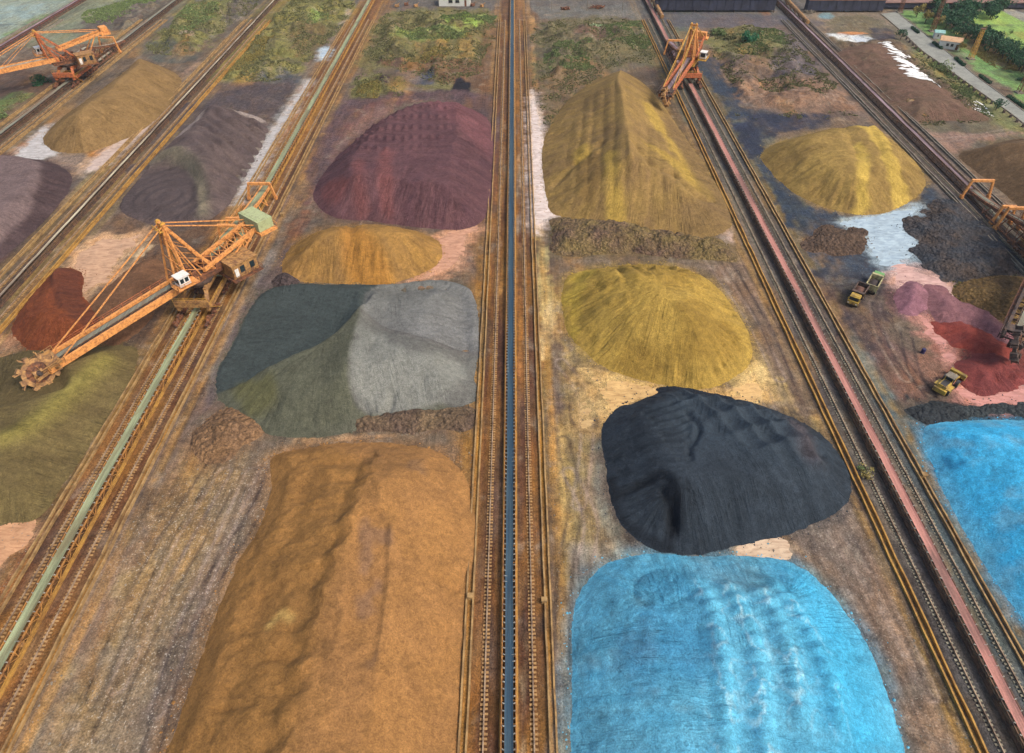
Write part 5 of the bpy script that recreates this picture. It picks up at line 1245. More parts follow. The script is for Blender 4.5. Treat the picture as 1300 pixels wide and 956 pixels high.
# ------------------------------------------------------------------ stacker-reclaimers
def machine(cx, cy, az, label, p):
    """cx, cy: slewing centre; az: unit vector of the boom seen from above; p: sizes"""
    root = empty('stacker_reclaimer', (cx, cy, 0), label, 'stacker reclaimer', 'bucket wheel stacker-reclaimers')
    d = Vector((az[0], az[1], 0)).normalized(); nrm = Vector((-d.y, d.x, 0))
    U = lambda t, l, z: Vector((d.x * t + nrm.x * l, d.y * t + nrm.y * l, z))
    A = math.atan2(d.y, d.x)
    OR, ST = M[p['paint']], M[p.get('steel', 'rust')]
    rr = random.Random(int(abs(cx * 7 + cy)))
    g = 3.4; fy = p['front']; by = p['back']
    # travelling portal: sill beams, legs, ring
    m = MB()
    for sx in (-1, 1):
        m.beam((sx * g, fy * .85, 3.0), (sx * g, by * .85, 3.0), .7, .9)
        for yy in (fy * .8, by * .8): m.beam((sx * g, yy, 2.6), (sx * 2.4, yy * .45, 6.2), .8, .8)
    m.beam((-g - .5, fy * .8, 4.4), (g + .5, fy * .8, 4.4), 1.0, 1.5); m.beam((-g, by * .8, 4.2), (g, by * .8, 4.2), .8, 1.1)
    m.beam((-2.4, fy * .45, 6.0), (-2.4, by * .45, 6.0), .8, 1.0); m.beam((2.4, fy * .45, 6.0), (2.4, by * .45, 6.0), .8, 1.0)
    m.build('portal_frame', M[p.get('portal', 'rust')], root)
    for sx in (-1, 1):
        for yy in (fy, fy * .5, by * .5, by):
            b = MB()
            b.box((0, 0, 1.55), (.7, 1.0, 1.3), taper=.7)
            for q in (-1, 1):
                b.beam((0, 0, 1.6), (0, q * 1.35, .95), .5, .45)
                b.box((0, q * 1.35, .98), (.62, 1.9, .42))
                b.box((sx * .55, q * 1.35, 1.25), (.6, .5, .5))
            o = b.build('bogie', M['rust'], root, loc=(sx * g, yy, 0))
            w = MB()
            for q in (-1.9, -.85, .85, 1.9): w.cyl((-.14, q, .82), (.14, q, .82), .42, 10)
            w.build('wheel_set', M['darkrust'], o)
    # hand rails, ladders and pipework on the portal
    m = MB(); m.rail([(-g - .5, fy * .8 - .5, 5.2), (g + .5, fy * .8 - .5, 5.2)], 1.0)
    m.rail([(g + .55, fy * .8, 3.5), (g + .55, by * .8, 3.5)], 1.0); m.rail([(-g - .55, fy * .8, 3.5), (-g - .55, by * .8, 3.5)], 1.0)
    m.beam((g + .7, fy * .3, .6), (g + .7, fy * .8, 3.6), .5, .08)
    m.build('handrail', M['yellow'], root)
    # slewing ring
    m = MB(); m.cyl((0, 0, 6.3), (0, 0, 7.1), 3.0, 20); m.cyl((0, 0, 7.1), (0, 0, 7.5), 3.5, 20); m.build('slewing_ring', M['darkrust'], root, smooth=False)
    # superstructure platform
    m = MB()
    for l in (-2.4, 2.4): m.beam(U(5, l, 8.0), U(-11, l, 8.2), .5, 1.1)
    for t in (5, 2, -2, -6, -10): m.beam(U(t, -2.6, 8.0), U(t, 2.6, 8.0), .45, .8)
    m.box(tuple(U(-3, 0, 8.62)), (14.5, 5.6, .1), A)
    m.build('slewing_platform', ST, root)
    m = MB()
    for _ in range(30):      # drives, hydraulic packs and chutes crowding the platform
        t, l = rr.uniform(-9, 3), rr.uniform(-2.3, 2.3); h = rr.uniform(.4, 1.5)
        m.box(tuple(U(t, l, 8.7 + h / 2)), (rr.uniform(.5, 1.8), rr.uniform(.4, 1.2), h), A + rr.choice([0, .2]))
    for _ in range(10):
        t, l = rr.uniform(-9, 3), rr.uniform(-2.3, 2.3)
        m.cyl(tuple(U(t, l, 9.2)), tuple(U(t + rr.uniform(-2, 2), l + rr.uniform(-1, 1), 9.2 + rr.uniform(0, 1.5))), rr.uniform(.12, .35), 7)
    m.build('drive_machinery', M['rust'], root)
    # central chute
    m = MB(); m.box((0, 0, 7.5), (2.2, 2.2, 3.0), A, taper=1.5); m.box((0, 0, 4.6), (1.6, 1.6, 3.4), 0); m.build('transfer_chute', M['darkrust'], root)
    # boom
    L, zb, zt, bwid = p['L'], p['zb'], p['zt'], p.get('bw', 3.6)
    hw = bwid / 2
    P = lambda s, l, dz=0: U(3 + (L - 3) * s, l, zb + (zt - zb) * s + dz)
    m = MB()
    m.beam(P(0, hw), P(1, hw), .6, 1.5); m.beam(P(0, -hw), P(1, -hw), .6, 1.5)
    nb = int(L / 2.4)
    for i in range(nb + 1):
        s = i / nb
        m.beam(P(s, -hw, -.25), P(s, hw, -.25), .2, .3)
        for l in (-hw, hw): m.beam(P(s, l, -.8), P(s, l, .82), .78, .14)
        if i < nb: m.beam(P(s, -hw if i % 2 else hw, -.3), P((i + 1) / nb, hw if i % 2 else -hw, -.3), .14, .14)
    bo = m.build('boom', OR, root)
    m = MB(); bb = .62
    m.beam(P(.0, 0, .62), P(.97, 0, .62), 1.25, .08); m.build('boom_belt', M[p['belt']], root)
    m = MB()
    for i in range(int(L / 1.3)):
        s = (i + .5) / int(L / 1.3); m.beam(P(s, -.95, .46), P(s, .95, .46), .14, .14)
    for l in (-.85, .85): m.beam(P(0, l, .4), P(.97, l, .4), .12, .3)
    m.build('belt_idler_frame', M['darkrust'], root)
    m = MB(); m.rail([P(0, -hw - 1.0, .1), P(.9, -hw - 1.0, .1)], 1.1, .07, 2.2); m.beam(P(0, -hw - .6, .05), P(.9, -hw - .6, .05), .8, .08)
    m.build('walkway', M[p.get('walk', 'rust')], root)
    # bucket wheel at the boom tip
    if p.get('wheel', True):
        wc = P(1, 0, -.2) + d * 1.6; side = p.get('wside', 1); wr = p.get('wr', 3.0)
        ax = (nrm * side * .93 + Vector((0, 0, .36))).normalized()
        wc = wc + ax * .9
        e1 = d.copy() - ax * d.dot(ax); e1.normalize(); e2 = ax.cross(e1)
        m = MB(); n = 28; vs = []
        for k in (-.35, .35):
            for r_ in (wr, wr * .72):
                for i in range(n):
                    t = 2 * math.pi * i / n
                    vs.append(wc + ax * k + e1 * (r_ * math.cos(t)) + e2 * (r_ * math.sin(t)))
        fs = []
        for i in range(n):
            j = (i + 1) % n; fs += [(i, j, n + j, n + i), (2 * n + j, 2 * n + i, 3 * n + i, 3 * n + j), (j, i, 2 * n + i, 2 * n + j), (n + i, n + j, 3 * n + j, 3 * n + i)]
        m.add(vs, fs)
        w = m.build('bucket_wheel', M[p.get('wmat', 'tan')], root)
        h_ = MB(); h_.cyl(wc + ax * .1, wc + ax * .2, wr * .76, 22); h_.cyl(wc - ax * .6, wc + ax * .7, 1.0, 14)
        for k in range(8):
            t = 2 * math.pi * k / 8; rad = e1 * math.cos(t) + e2 * math.sin(t); h_.beam(wc + ax * .3 + rad * .8, wc + ax * .3 + rad * wr * .75, .3, .14)
        h_.build('wheel_disc', M['rust'], w)
        h_ = MB(); h_.cyl(wc + ax * .7, wc + ax * 1.7, .55, 12); h_.cyl(wc + ax * 1.7, wc + ax * 2.1, .35, 10); h_.build('hub', M['darkrust'], w)
        for k in range(8):
            t = 2 * math.pi * k / 8 + .2
            rad = e1 * math.cos(t) + e2 * math.sin(t); tan_ = -e1 * math.sin(t) + e2 * math.cos(t)
            b = MB(); c = wc + rad * (wr + .1)
            b.beam(c - tan_ * .5, c + tan_ * .35 + rad * .25, 1.3, .95, up=tuple(rad))
            b.beam(c + tan_ * .35 + rad * .15, c + tan_ * .8 + rad * .75, 1.4, .12, up=tuple(rad))
            for q in (-.6, .6): b.beam(c + tan_ * .3 + ax * q, c + tan_ * .95 + rad * .95 + ax * q, .16, .22, up=tuple(rad))
            b.build('bucket', M[p.get('wmat', 'tan')], w)
        m = MB()      # wheel housing, chute and head frame
        hc = P(.97, 0, .3)
        m.box(tuple(P(.955, 0, .9)), (2.6, bwid + 1.2, .5), A)
        m.beam(P(.92, -hw, 1.4), P(1.03, -hw, .6), .4, .5); m.beam(P(.92, hw, 1.4), P(1.03, hw, .6), .4, .5)
        m.cyl(wc + ax * .4 - d * .8, wc + ax * .4 + d * 1.0, .75, 10)
        for q in range(5):
            a = P(.93 + .02 * q, -hw - .5, .3); m.beam(a, a + Vector((0, 0, 1.5)), .12)
        m.rail([P(.9, -hw - .8, .4), P(1.04, -hw - .8, .3), P(1.04, hw + .8, .3), P(.9, hw + .8, .4)], 1.2, .1, 1.2)
        m.box(tuple(wc - ax * 1.1), (1.4, 1.0, 1.2), A)
        m.build('wheel_head_frame', M[p.get('hmat', 'tan')], root)
        for q in range(2):
            b = MB(); a = P(.96 + .05 * q, hw + .6, .2); e = a + nrm * 1.3 * (1 if q else .8) + d * 2.6 * (1 if q else -.2) + Vector((0, 0, .4))
            b.beam(a, e, .35, .5); b.beam(e, e + Vector((0, 0, 1.2)), .14)
            b.build('service_arm', M['tan'], root)
    # mast
    mt, mz, ml = p['mt'], p['mz'], p.get('ml', .9)
    m = MB()
    for s in (-1, 1):
        m.beam(U(3.2, s * 2.1, 8.6), U(mt, s * ml, mz), .5, .6)
        m.beam(U(-3.5, s * 2.1, 8.6), U(mt - .3, s * ml, mz - .4), .45, .55)
        m.beam(U(0, s * 2.1, 8.6), U(mt, s * ml, mz - 3), .25, .25)
    for k in range(1, 6):
        s = k / 6; a = U(3.2 + (mt - 3.2) * s, 0, 8.6 + (mz - 8.6) * s); w = 2.1 + (ml - 2.1) * s
        m.beam(a + nrm * w, a - nrm * w, .25, .3)
        b2 = U(-3.5 + (mt - .3 + 3.5) * s, 0, 8.6 + (mz - 9.0) * s); m.beam(b2 + nrm * w, b2 - nrm * w, .2, .25)
    m.beam(U(mt, -ml - .5, mz), U(mt, ml + .5, mz), .6, .7)
    for s in (-1, 1):
        m.beam(U(6.0, s * 2.0, 8.4), U(mt + .2, s * ml, mz - .3), .3, .35)
        for k in range(4):
            f0, f1 = k / 4, (k + 1) / 4
            A0 = U(3.2, s * 2.1, 8.6).lerp(U(mt, s * ml, mz), f0); B1 = U(6.0, s * 2.0, 8.4).lerp(U(mt + .2, s * ml, mz - .3), f1); m.beam(A0, B1, .14)
            A0 = U(-3.5, s * 2.1, 8.6).lerp(U(mt - .3, s * ml, mz - .4), f0); B1 = U(3.2, s * 2.1, 8.6).lerp(U(mt, s * ml, mz), f1 * .9); m.beam(A0, B1, .12)
    m.build('mast', M[p.get('mast', p['paint'])], root)
    m = MB()
    for s in (-1, 1): m.cyl(tuple(U(mt, s * (ml + .2), mz + .3)), tuple(U(mt, s * (ml - .2), mz + .3)), .55, 12)
    m.beam(U(mt + .8, -1.2, mz - 1.2), U(mt + .8, 1.2, mz - 1.2), .9, .1); m.rail([U(mt + 1.3, -1.3, mz - 1.2), U(mt + 1.3, 1.3, mz - 1.2)], 1.0, .08, .8)
    m.build('sheave_head', M['yellow'], root)
    m = MB()      # ladder beside the mast
    for s in (-.22, .22): m.beam(U(3.4, 1.2 + s, 8.6), U(mt + .5, .2 + s, mz - 1), .07)
    for k in range(24):
        f = k / 24; a = U(3.4 + (mt + .5 - 3.4) * f, 1.2 - 1.0 * f, 8.6 + (mz - 9.6) * f); m.beam(a - nrm * .22, a + nrm * .22, .05)
    m.build('ladder', M['yellow'], root)
    # stays to the boom
    for s in (-1, 1):
        m = MB(); m.beam(U(mt, s * ml, mz), P(p.get('stay', .9), s * hw, .6), .22, .22)
        m.build('stay_rod', M[p.get('staymat', p['paint'])], root)
        if p.get('stay2'):
            m = MB(); m.beam(U(mt, s * ml, mz), P(p['stay2'], s * hw, .6), .14, .14); m.build('stay_rod', M[p.get('staymat', p['paint'])], root)
    # counter boom and counterweight
    ct, cz = p['ct'], p['cz']; cw0 = p.get('cw0', 2.2)
    m = MB(); c0 = U(p.get('c0', -1), 0, p.get('cz0', 9.6))
    for s in (-1, 1):
        a, b = c0 + nrm * s * cw0, U(-ct, s * cw0, cz); m.beam(a, b, .55, .9)
        for k in range(8): q = a.lerp(b, k / 7); m.beam(q - Vector((0, 0, .5)), q + Vector((0, 0, .5)), .7, .12)
    for k in range(8):
        s = k / 7; q = c0.lerp(U(-ct, 0, cz), s); q2 = c0.lerp(U(-ct, 0, cz), min(1, (k + 1) / 7))
        m.beam(q - nrm * cw0, q + nrm * cw0, .25, .3)
        if k < 7: m.beam(q - nrm * cw0, q2 + nrm * cw0, .14, .14); m.beam(q + nrm * cw0, q2 - nrm * cw0, .14, .14)
    m.build('counter_boom', OR, root)
    for s in (-1, 1):
        m = MB(); m.beam(U(mt, s * ml, mz), U(-ct + 1.0, s * (cw0 - .2), cz + .6), .22, .22); m.build('stay_rod', M[p.get('staymat', p['paint'])], root)
    for s in (-1, 1):
        m = MB(); m.beam(U(-7.5, s * 2.2, 8.4), U(-ct * .8, s * cw0, cz * .97), .3, .35); m.build('brace', OR, root)
    if p.get('cw', True):
        sz = p.get('cwsize', (4.0, 7.6, 2.6)); c = U(-ct - .8, 0, cz + .6)
        m = MB(); m.box(tuple(c), sz, A)
        for k in (-.33, 0, .33): m.box(tuple(c + nrm * sz[1] * k + Vector((0, 0, sz[2] / 2 + .05))), (sz[0] * .9, .18, .12), A)
        m.box(tuple(c + Vector((0, 0, sz[2] / 2 + .03))), (sz[0] * .7, sz[1] * .86, .08), A)
        cwo = m.build('counterweight', M[p.get('cwmat', 'palegreen')], root)
        m = MB(); m.box(tuple(c - Vector((0, 0, sz[2] / 2 + .35))), (sz[0] + .7, sz[1] + 1.6, .6), A)
        m.rail([tuple(U(-ct - .8 - sz[0] / 2 - .4, -sz[1] / 2 - .7, cz - .7)), tuple(U(-ct - .8 - sz[0] / 2 - .4, sz[1] / 2 + .7, cz - .7))], 1.1, .09, 1.5)
        m.build('counterweight_cradle', M['orange'], root)
    # machinery house beneath the counter boom
    ht, hl, hz, hs = p['house']; c = U(ht, hl, hz)
    m = MB(); m.box(tuple(c), hs, A); m.box(tuple(c + Vector((0, 0, hs[2] / 2 + .08))), (hs[0] + .4, hs[1] + .4, .16), A)
    for k in (-1, 0, 1): m.box(tuple(c + d * hs[0] * .3 * k + Vector((0, 0, hs[2] / 2 + .19))), (.1, hs[1] + .3, .08), A)
    ho = m.build('machinery_house', M[p.get('hm', 'tan')], root)
    for sg in (-1, 1):
        for k in (-.28, .12):
            m = MB(); m.box(tuple(c + nrm * sg * (hs[1] / 2 + .04) + d * hs[0] * k + Vector((0, 0, .2))), (hs[0] * .18, .08, hs[2] * .45), A); m.build('window', M['glass'], ho)
        m = MB(); m.box(tuple(c + nrm * sg * (hs[1] / 2 + .05) + d * hs[0] * .36 + Vector((0, 0, -.25))), (.9, .1, 2.1), A); m.build('door', M['white'], ho)
    m = MB(); m.beam(U(ht + hs[0] / 2 + .6, hl, hz - hs[2] / 2 - .2), U(ht - hs[0] / 2 - .6, hl, hz - hs[2] / 2 - .2), hs[1] + 1.6, .3)
    e = hs[1] / 2 + .75; z_ = hz - hs[2] / 2
    m.rail([U(ht + hs[0] / 2 + .6, hl + e, z_), U(ht - hs[0] / 2 - .6, hl + e, z_), U(ht - hs[0] / 2 - .6, hl - e, z_), U(ht + hs[0] / 2 + .6, hl - e, z_)], 1.1, .08, 1.6)
    m.build('house_deck', M['rust'], root)
    # operator's cab
    ct_, cl, cz_ = p['cab']; c = U(ct_, cl, cz_)
    m = MB(); m.box(tuple(c), (2.6, 2.3, 2.3), A, taper=.9); m.box(tuple(c + Vector((0, 0, 1.2))), (2.9, 2.5, .14), A)
    cabo = m.build('operator_cab', M['white'], root)
    for sg in (-1, 1):
        for k in (-.55, .55):
            m = MB(); m.box(tuple(c + nrm * sg * 1.12 + d * k + Vector((0, 0, .25))), (.8, .1, 1.0), A); m.build('window', M['glass'], cabo)
    m = MB(); m.box(tuple(c + d * 1.27 + Vector((0, 0, .2))), (.1, 1.7, 1.3), A); m.build('windscreen', M['glass'], cabo)
    m = MB()
    m.beam(U(ct_ - 3.0, cl, cz_ - 1.5), U(ct_ + 2.2, cl, cz_ - 1.5), 3.2, .2); m.beam(U(ct_ - 2.6, cl, cz_ - 1.6), U(ct_ - 3.0, 0, 8.6), .3, .3); m.beam(U(ct_ + .5, cl, cz_ - 1.6), U(2.5, 0, 8.6), .3, .3)
    m.rail([U(ct_ + 2.2, cl - 1.6, cz_ - 1.4), U(ct_ + 2.2, cl + 1.6, cz_ - 1.4), U(ct_ - 3.0, cl + 1.6, cz_ - 1.4)], 1.1, .09, 1.3); m.rail([U(ct_ + 2.2, cl - 1.6, cz_ - 1.4), U(ct_ - 3, cl - 1.6, cz_ - 1.4)], 1.1, .09, 1.3)
    m.build('cab_platform', M[p.get('cabdeck', 'orange')], root)
    # tripper car behind: belt rising from the yard conveyor to the machine
    ya, yb, zr = p['ta'] - cy, p['tb'] - cy, p.get('tz', 6.2)
    m = MB(); n = 14; vs = []
    bw2 = p['tbw'] / 2; z0 = p['cbz']
    def zz(f): return z0 + (zr - z0) * (1 - f) ** 1.4
    pts = [(0, ya + (yb - ya) * i / n, zz(i / n)) for i in range(n + 1)]
    for a, b in zip(pts[:-1], pts[1:]): m.beam(a, b, p['tbw'], .1)
    m.beam(pts[0], (0, 1.0, zr), p['tbw'], .1)
    m.build('tripper_belt', M[p['tbelt']], root)
    m = MB()
    for sx in (-1, 1):
        for a, b in zip(pts[:-1], pts[1:]):
            m.beam((sx * (bw2 + .35), a[1], a[2] - .4), (sx * (bw2 + .35), b[1], b[2] - .4), .4, .8)
        for i in range(0, n, 2):
            a = pts[i]
            if a[2] > 2.6: m.beam((sx * (bw2 + .35), a[1], a[2] - .4), (sx * g * .9, a[1], .9), .22, .22); m.beam((sx * g * .9, a[1], .9), (sx * (bw2 + .35), a[1] + 3, max(1.2, a[2] - 1.2)), .14, .14)
        m.beam((sx * g * .9, by * .8, 1.2), (sx * g * .9, pts[7][1], 1.2), .3, .4)
        m.rail([(sx * (bw2 + 1.1), ya, zz(0)), (sx * (bw2 + 1.1), ya + (yb - ya) * .6, zz(.6))], 1.0, .08, 2.0)
    m.build('tripper_frame', M[p.get('trip', 'rust')], root)
    # lower return belt under the tripper
    m = MB(); m.box((0, (by + yb) / 2, .95), (p['tbw'], yb - by, .1)); m.build('return_belt', M[p['tbelt']], root)
    for yy, hh, ww in p['arches']:
        m = MB(); y = yy - cy
        for sx in (-1, 1):
            m.beam((sx * ww, y - .1, .8), (sx * (ww - .9), y, hh), .5, .6)
            m.box((sx * ww, y, .7), (.7, 1.2, .9))
        m.beam((-(ww - .9) - .2, y, hh), (ww - .9 + .2, y, hh), .7, .7)
        m.build('arch_frame', M['orange'], root)
    # operator's cable reel
    m = MB(); c = Vector((g + .9, by * .8, 4.8)); m.cyl(c - Vector((.3, 0, 0)), c + Vector((.3, 0, 0)), 1.4, 16); m.cyl(c - Vector((.5, 0, 0)), c + Vector((.5, 0, 0)), .4, 8); m.build('cable_reel', M['rust'], root)
    return root
machine(-72.6, 128, (-.62, -.78), 'large orange bucket wheel stacker-reclaimer with pale green counterweight, nearest on the left',
        dict(paint='orange', front=-8.0, back=9.0, L=35.5, zb=8.2, zt=5.0, bw=4.0, belt='belt_grey', portal='tan', mt=3.6, mz=23, stay=.92, ct=17, cz=13.5,
             house=(-8.5, 4.0, 8.0, (6.5, 5.0, 3.6)), cab=(5.0, 3.6, 11.0), ta=146, tb=181, tz=6.5, tbw=1.6, cbz=2.1, tbelt='belt_green', arches=[(176, 5.2, 3.9), (154, 7.0, 2.6), (149, 8.0, 2.9)],
             mast='orange', walk='orange_red', hmat='tan', trip='orange'))
machine(-171.5, 268, (-.75, -.66), 'orange-red stacker at the far top left with its boom pointing out of the frame',
        dict(paint='orange', front=-7.0, back=9.5, L=36, zb=9.5, zt=9.5, bw=3.6, belt='belt_pale', mt=6.5, mz=19.5, stay=.9, stay2=.55, ct=15.5, cz=15.5, c0=1.5, cz0=12.5, cw0=1.6,
             house=(-5.5, 5.4, 9.0, (6, 4.0, 3.6)), cab=(7.0, -3.0, 12.6), ta=283, tb=312, tz=8.0, tbw=1.3, cbz=1.7, tbelt='belt_pale', arches=[(300, 6.5, 3.9)],
             mast='orange_red', portal='orange_red', cw=True, cwsize=(2.6, 3.4, 2.0), cwmat='orange', hm='tan'))
machine(67.9, 268, (-.42, -.91), 'orange reclaimer with yellow stays and white cab on the pink conveyor, beside the khaki ridge',
        dict(paint='orange_red', front=-7.0, back=8.0, L=36, zb=9.5, zt=7.5, bw=3.6, belt='belt_purple', mt=4.0, mz=22, stay=.92, stay2=.7, ct=9, cz=14.5, c0=1,
             house=(-6.0, -4.2, 8.6, (5.0, 4.0, 3.2)), cab=(2.0, 5.0, 11.5), ta=282, tb=312, tz=6.5, tbw=1.5, cbz=2.1, tbelt='belt_purple', arches=[(298, 6.0, 3.9)],
             mast='orange', staymat='yellow', steel='yellow', walk='rust', portal='orange_red', wr=2.4, hmat='darkrust', wmat='tan', cw=True, cwsize=(2.0, 5.5, 1.8), cwmat='orange', cabdeck='yellow'))
machine(134.2, 143, (-.64, -.77), 'dark reclaimer cut by the right edge, its black boom reaching over the red heaps',
        dict(paint='darkrust', front=-7.0, back=8.0, L=45, zb=8.5, zt=5.5, bw=4.2, belt='belt_grey', mt=3.6, mz=21, stay=.8, ct=12, cz=12.5,
             house=(-7.0, 4.0, 8.0, (5.5, 4.5, 3.2)), cab=(-4.0, -5.0, 11.5), ta=152, tb=179, tz=6.0, tbw=1.2, cbz=1.8, tbelt='belt_grey', arches=[(177, 5.8, 3.9), (160, 6.8, 3.2), (163, 5.5, 2.6)],
             mast='darkrust', steel='darkrust', walk='rust', wr=3.0, hmat='darkrust', wmat='darkrust', cw=True, cwsize=(2.4, 5.0, 2.0), cwmat='rust'))
# ------------------------------------------------------------------ vehicles
def wheel(mb_parent, x, y, r, w, hubmat='truck_yellow'):
    m = MB(); m.cyl((x, y - w / 2, r), (x, y + w / 2, r), r, 16)
    o = m.build('wheel', M['black'], mb_parent)
    h = MB(); h.cyl((x, y - w / 2 - .03, r), (x, y + w / 2 + .03, r), r * .5, 12); h.build('hub', M[hubmat], o)
def dump_truck(pos, ang, label, cabmat, bedmat, loadmat, s=1.0):
    root = empty('dump_truck', (pos[0], pos[1], 0), label, 'truck', 'dump trucks parked in the yard')
    root.rotation_euler = (0, 0, ang); root.scale = (s, s, s)
    m = MB(); m.box((0, 0, 1.0), (7.0, 1.0, .35)); m.box((3.0, 0, .8), (1.0, 2.3, .4)); m.build('chassis', M['darkrust'], root)
    m = MB(); m.box((2.45, 0, 1.95), (1.7, 2.4, 1.7), taper=.93); m.box((3.35, 0, 1.35), (.5, 2.4, .9)); m.box((2.3, 0, 2.88), (1.3, 2.1, .12))
    for q in (-1.28, 1.28): m.box((3.2, q, 2.1), (.12, .22, .4))
    cab = m.build('cab', M[cabmat], root)
    m = MB(); m.box((3.27, 0, 2.25), (.12, 2.0, .75)); m.build('windscreen', M['glass'], cab)
    for q in (-1.17, 1.17):
        m = MB(); m.box((2.6, q, 2.2), (.8, .08, .6)); m.build('window', M['glass'], cab)
        m = MB(); m.box((3.62, q * .75, 1.2), (.06, .35, .22)); m.build('headlight', M['white'], cab)
    m = MB(); L, W, h = 4.6, 2.6, 1.5; c = -1.35
    m.box((c, 0, 1.35), (L, W, .14))
    for q in (-1, 1):
        m.box((c, q * (W / 2 - .06), 1.35 + h / 2), (L, .12, h)); m.box((c, q * (W / 2 - .02), 1.35 + h), (L + .1, .24, .16))
        for k in range(5): m.box((c - L / 2 + .4 + k * .95, q * (W / 2 + .05), 1.35 + h / 2), (.12, .1, h))
    m.box((c - L / 2 + .06, 0, 1.35 + h / 2), (.12, W, h)); m.box((c - L / 2, 0, 1.35 + h), (.2, W + .1, .16))
    m.box((c + L / 2 - .06, 0, 1.5 + h / 2), (.12, W, h + .3)); m.box((c + L / 2 + .2, 0, 1.5 + h + .15), (.7, W + .1, .14))
    bed = m.build('tipper_bed', M[bedmat], root)
    m = MB(); n = 10; vs = []
    for i in range(n):
        for j in range(n):
            u, v = i / (n - 1), j / (n - 1)
            vs.append((c - L / 2 + .15 + u * (L - .3), -W / 2 + .15 + v * (W - .3), 1.9 + .7 * math.sin(u * math.pi) * math.sin(v * math.pi) + rng.uniform(-.05, .05)))
    fs = [(i * n + j, (i + 1) * n + j, (i + 1) * n + j + 1, i * n + j + 1) for i in range(n - 1) for j in range(n - 1)]
    m.add(vs, fs); m.build('load', M[loadmat], root, smooth=True)
    for x in (2.5, -1.3, -2.6):
        for q in (-1, 1): wheel(root, x, q * 1.05, .52, .4, cabmat)
    return root
M['load_brown'] = paint_mat('brown_ore_load', C(120, 84, 66), C(96, 66, 58), .5, .95, 3)
M['load_dark'] = paint_mat('dark_ore_load', C(72, 62, 60), C(60, 50, 50), .5, .95, 3)
a1 = G(1083, 384); a2 = G(1108, 366)
ang = math.atan2(-8.5, -5.2)
dump_truck(G(1086, 381), math.atan2(-.78, -.62), 'muddy yellow-cabbed dump truck facing the pink conveyor, loaded with brown ore', 'truck_yellow', 'darkrust', 'load_brown', 1.0)
dump_truck(G(1107.5, 365), math.atan2(.80, .60), 'cream-bodied dump truck with a green cab, parked tail to tail behind the yellow-cabbed one', 'truck_green', 'truck_cream', 'load_dark', 1.0)
# wheel loader with its bucket toward the red heap
p = G(1201, 491); root = empty('wheel_loader', (p[0], p[1], 0), 'yellow wheel loader with a grey cab roof, bucket raised to the dark red heap', 'loader')
root.rotation_euler = (0, 0, math.atan2(.62, .78)); root.scale = (1.08, 1.08, 1.08)
m = MB(); m.box((-2.2, 0, 1.75), (2.6, 1.7, 1.3), taper=.9); m.box((-3.6, 0, 1.3), (.5, 2.3, .9)); m.box((-2.0, 0, 1.1), (3.4, 1.2, .5)); m.build('engine_body', M['truck_yellow'], root)
m = MB(); m.box((-2.3, 0, 2.43), (1.8, 1.1, .06)); m.build('engine_grille', M['black'], root)
m = MB(); m.box((.9, 0, 1.15), (2.4, 1.1, .8)); m.box((1.2, 0, 1.6), (.9, .8, .9)); m.build('front_frame', M['truck_yellow'], root)
m = MB(); m.box((-.45, 0, 2.4), (1.5, 1.45, 1.5), taper=.9); cabo = m.build('cab', M['glass'], root)
m = MB(); m.box((-.45, 0, 3.22), (1.75, 1.65, .16)); m.build('roof', M['concrete_grey'], cabo)
m = MB()
for q in (-.72, .72):
    for x in (-1.2, .3): m.beam((x, q, 1.6), (x * .95 - .02, q * .95, 3.2), .12)
m.build('cab_pillar_frame', M['truck_yellow'], cabo)
m = MB()
for q in (-.55, .55):
    m.beam((.9, q, 1.9), (2.4, q, 1.5), .22, .4); m.beam((2.4, q, 1.5), (3.5, q, .9), .22, .34)
m.beam((1.0, 0, 2.0), (2.9, 0, 1.6), .2, .2); m.beam((2.4, -.6, 1.5), (2.4, .6, 1.5), .2, .2); m.build('lift_arm', M['truck_yellow'], root)
m = MB()
m.beam((3.5, 0, .75), (4.6, 0, .35), 2.9, .1); m.beam((3.5, 0, .75), (3.55, 0, 1.6), 2.9, .1, up=(1, 0, 0)); m.beam((3.55, 0, 1.55), (3.9, 0, 1.8), 2.9, .1)
for q in (-1.45, 1.45): m.beam((3.55, q, 1.1), (4.35, q, .75), .08, .9)
m.build('bucket', M['truck_yellow'], root)
for x in (-2.0, 1.3):
    for q in (-1, 1): wheel(root, x, q * 1.12, .82, .6)
for q in (-1, 1):
    m = MB(); m.box((-2.1, q * 1.15, 1.72), (1.9, .7, .1)); m.build('mudguard', M['truck_yellow'], root)
p = G(1171, 448); m = MB(); m.cyl((0, 0, 0), (0, 0, 1.1), .42, 14); m.cyl((0, 0, 1.1), (0, 0, 1.16), .36, 14); m.cyl((0, 0, .5), (0, 0, .56), .45, 14)
o = m.build('drum', M['navy'], None, loc=(p[0], p[1], 0)); tag(o, 'small dark blue drum standing alone on the dirt left of the red heaps', 'drum')

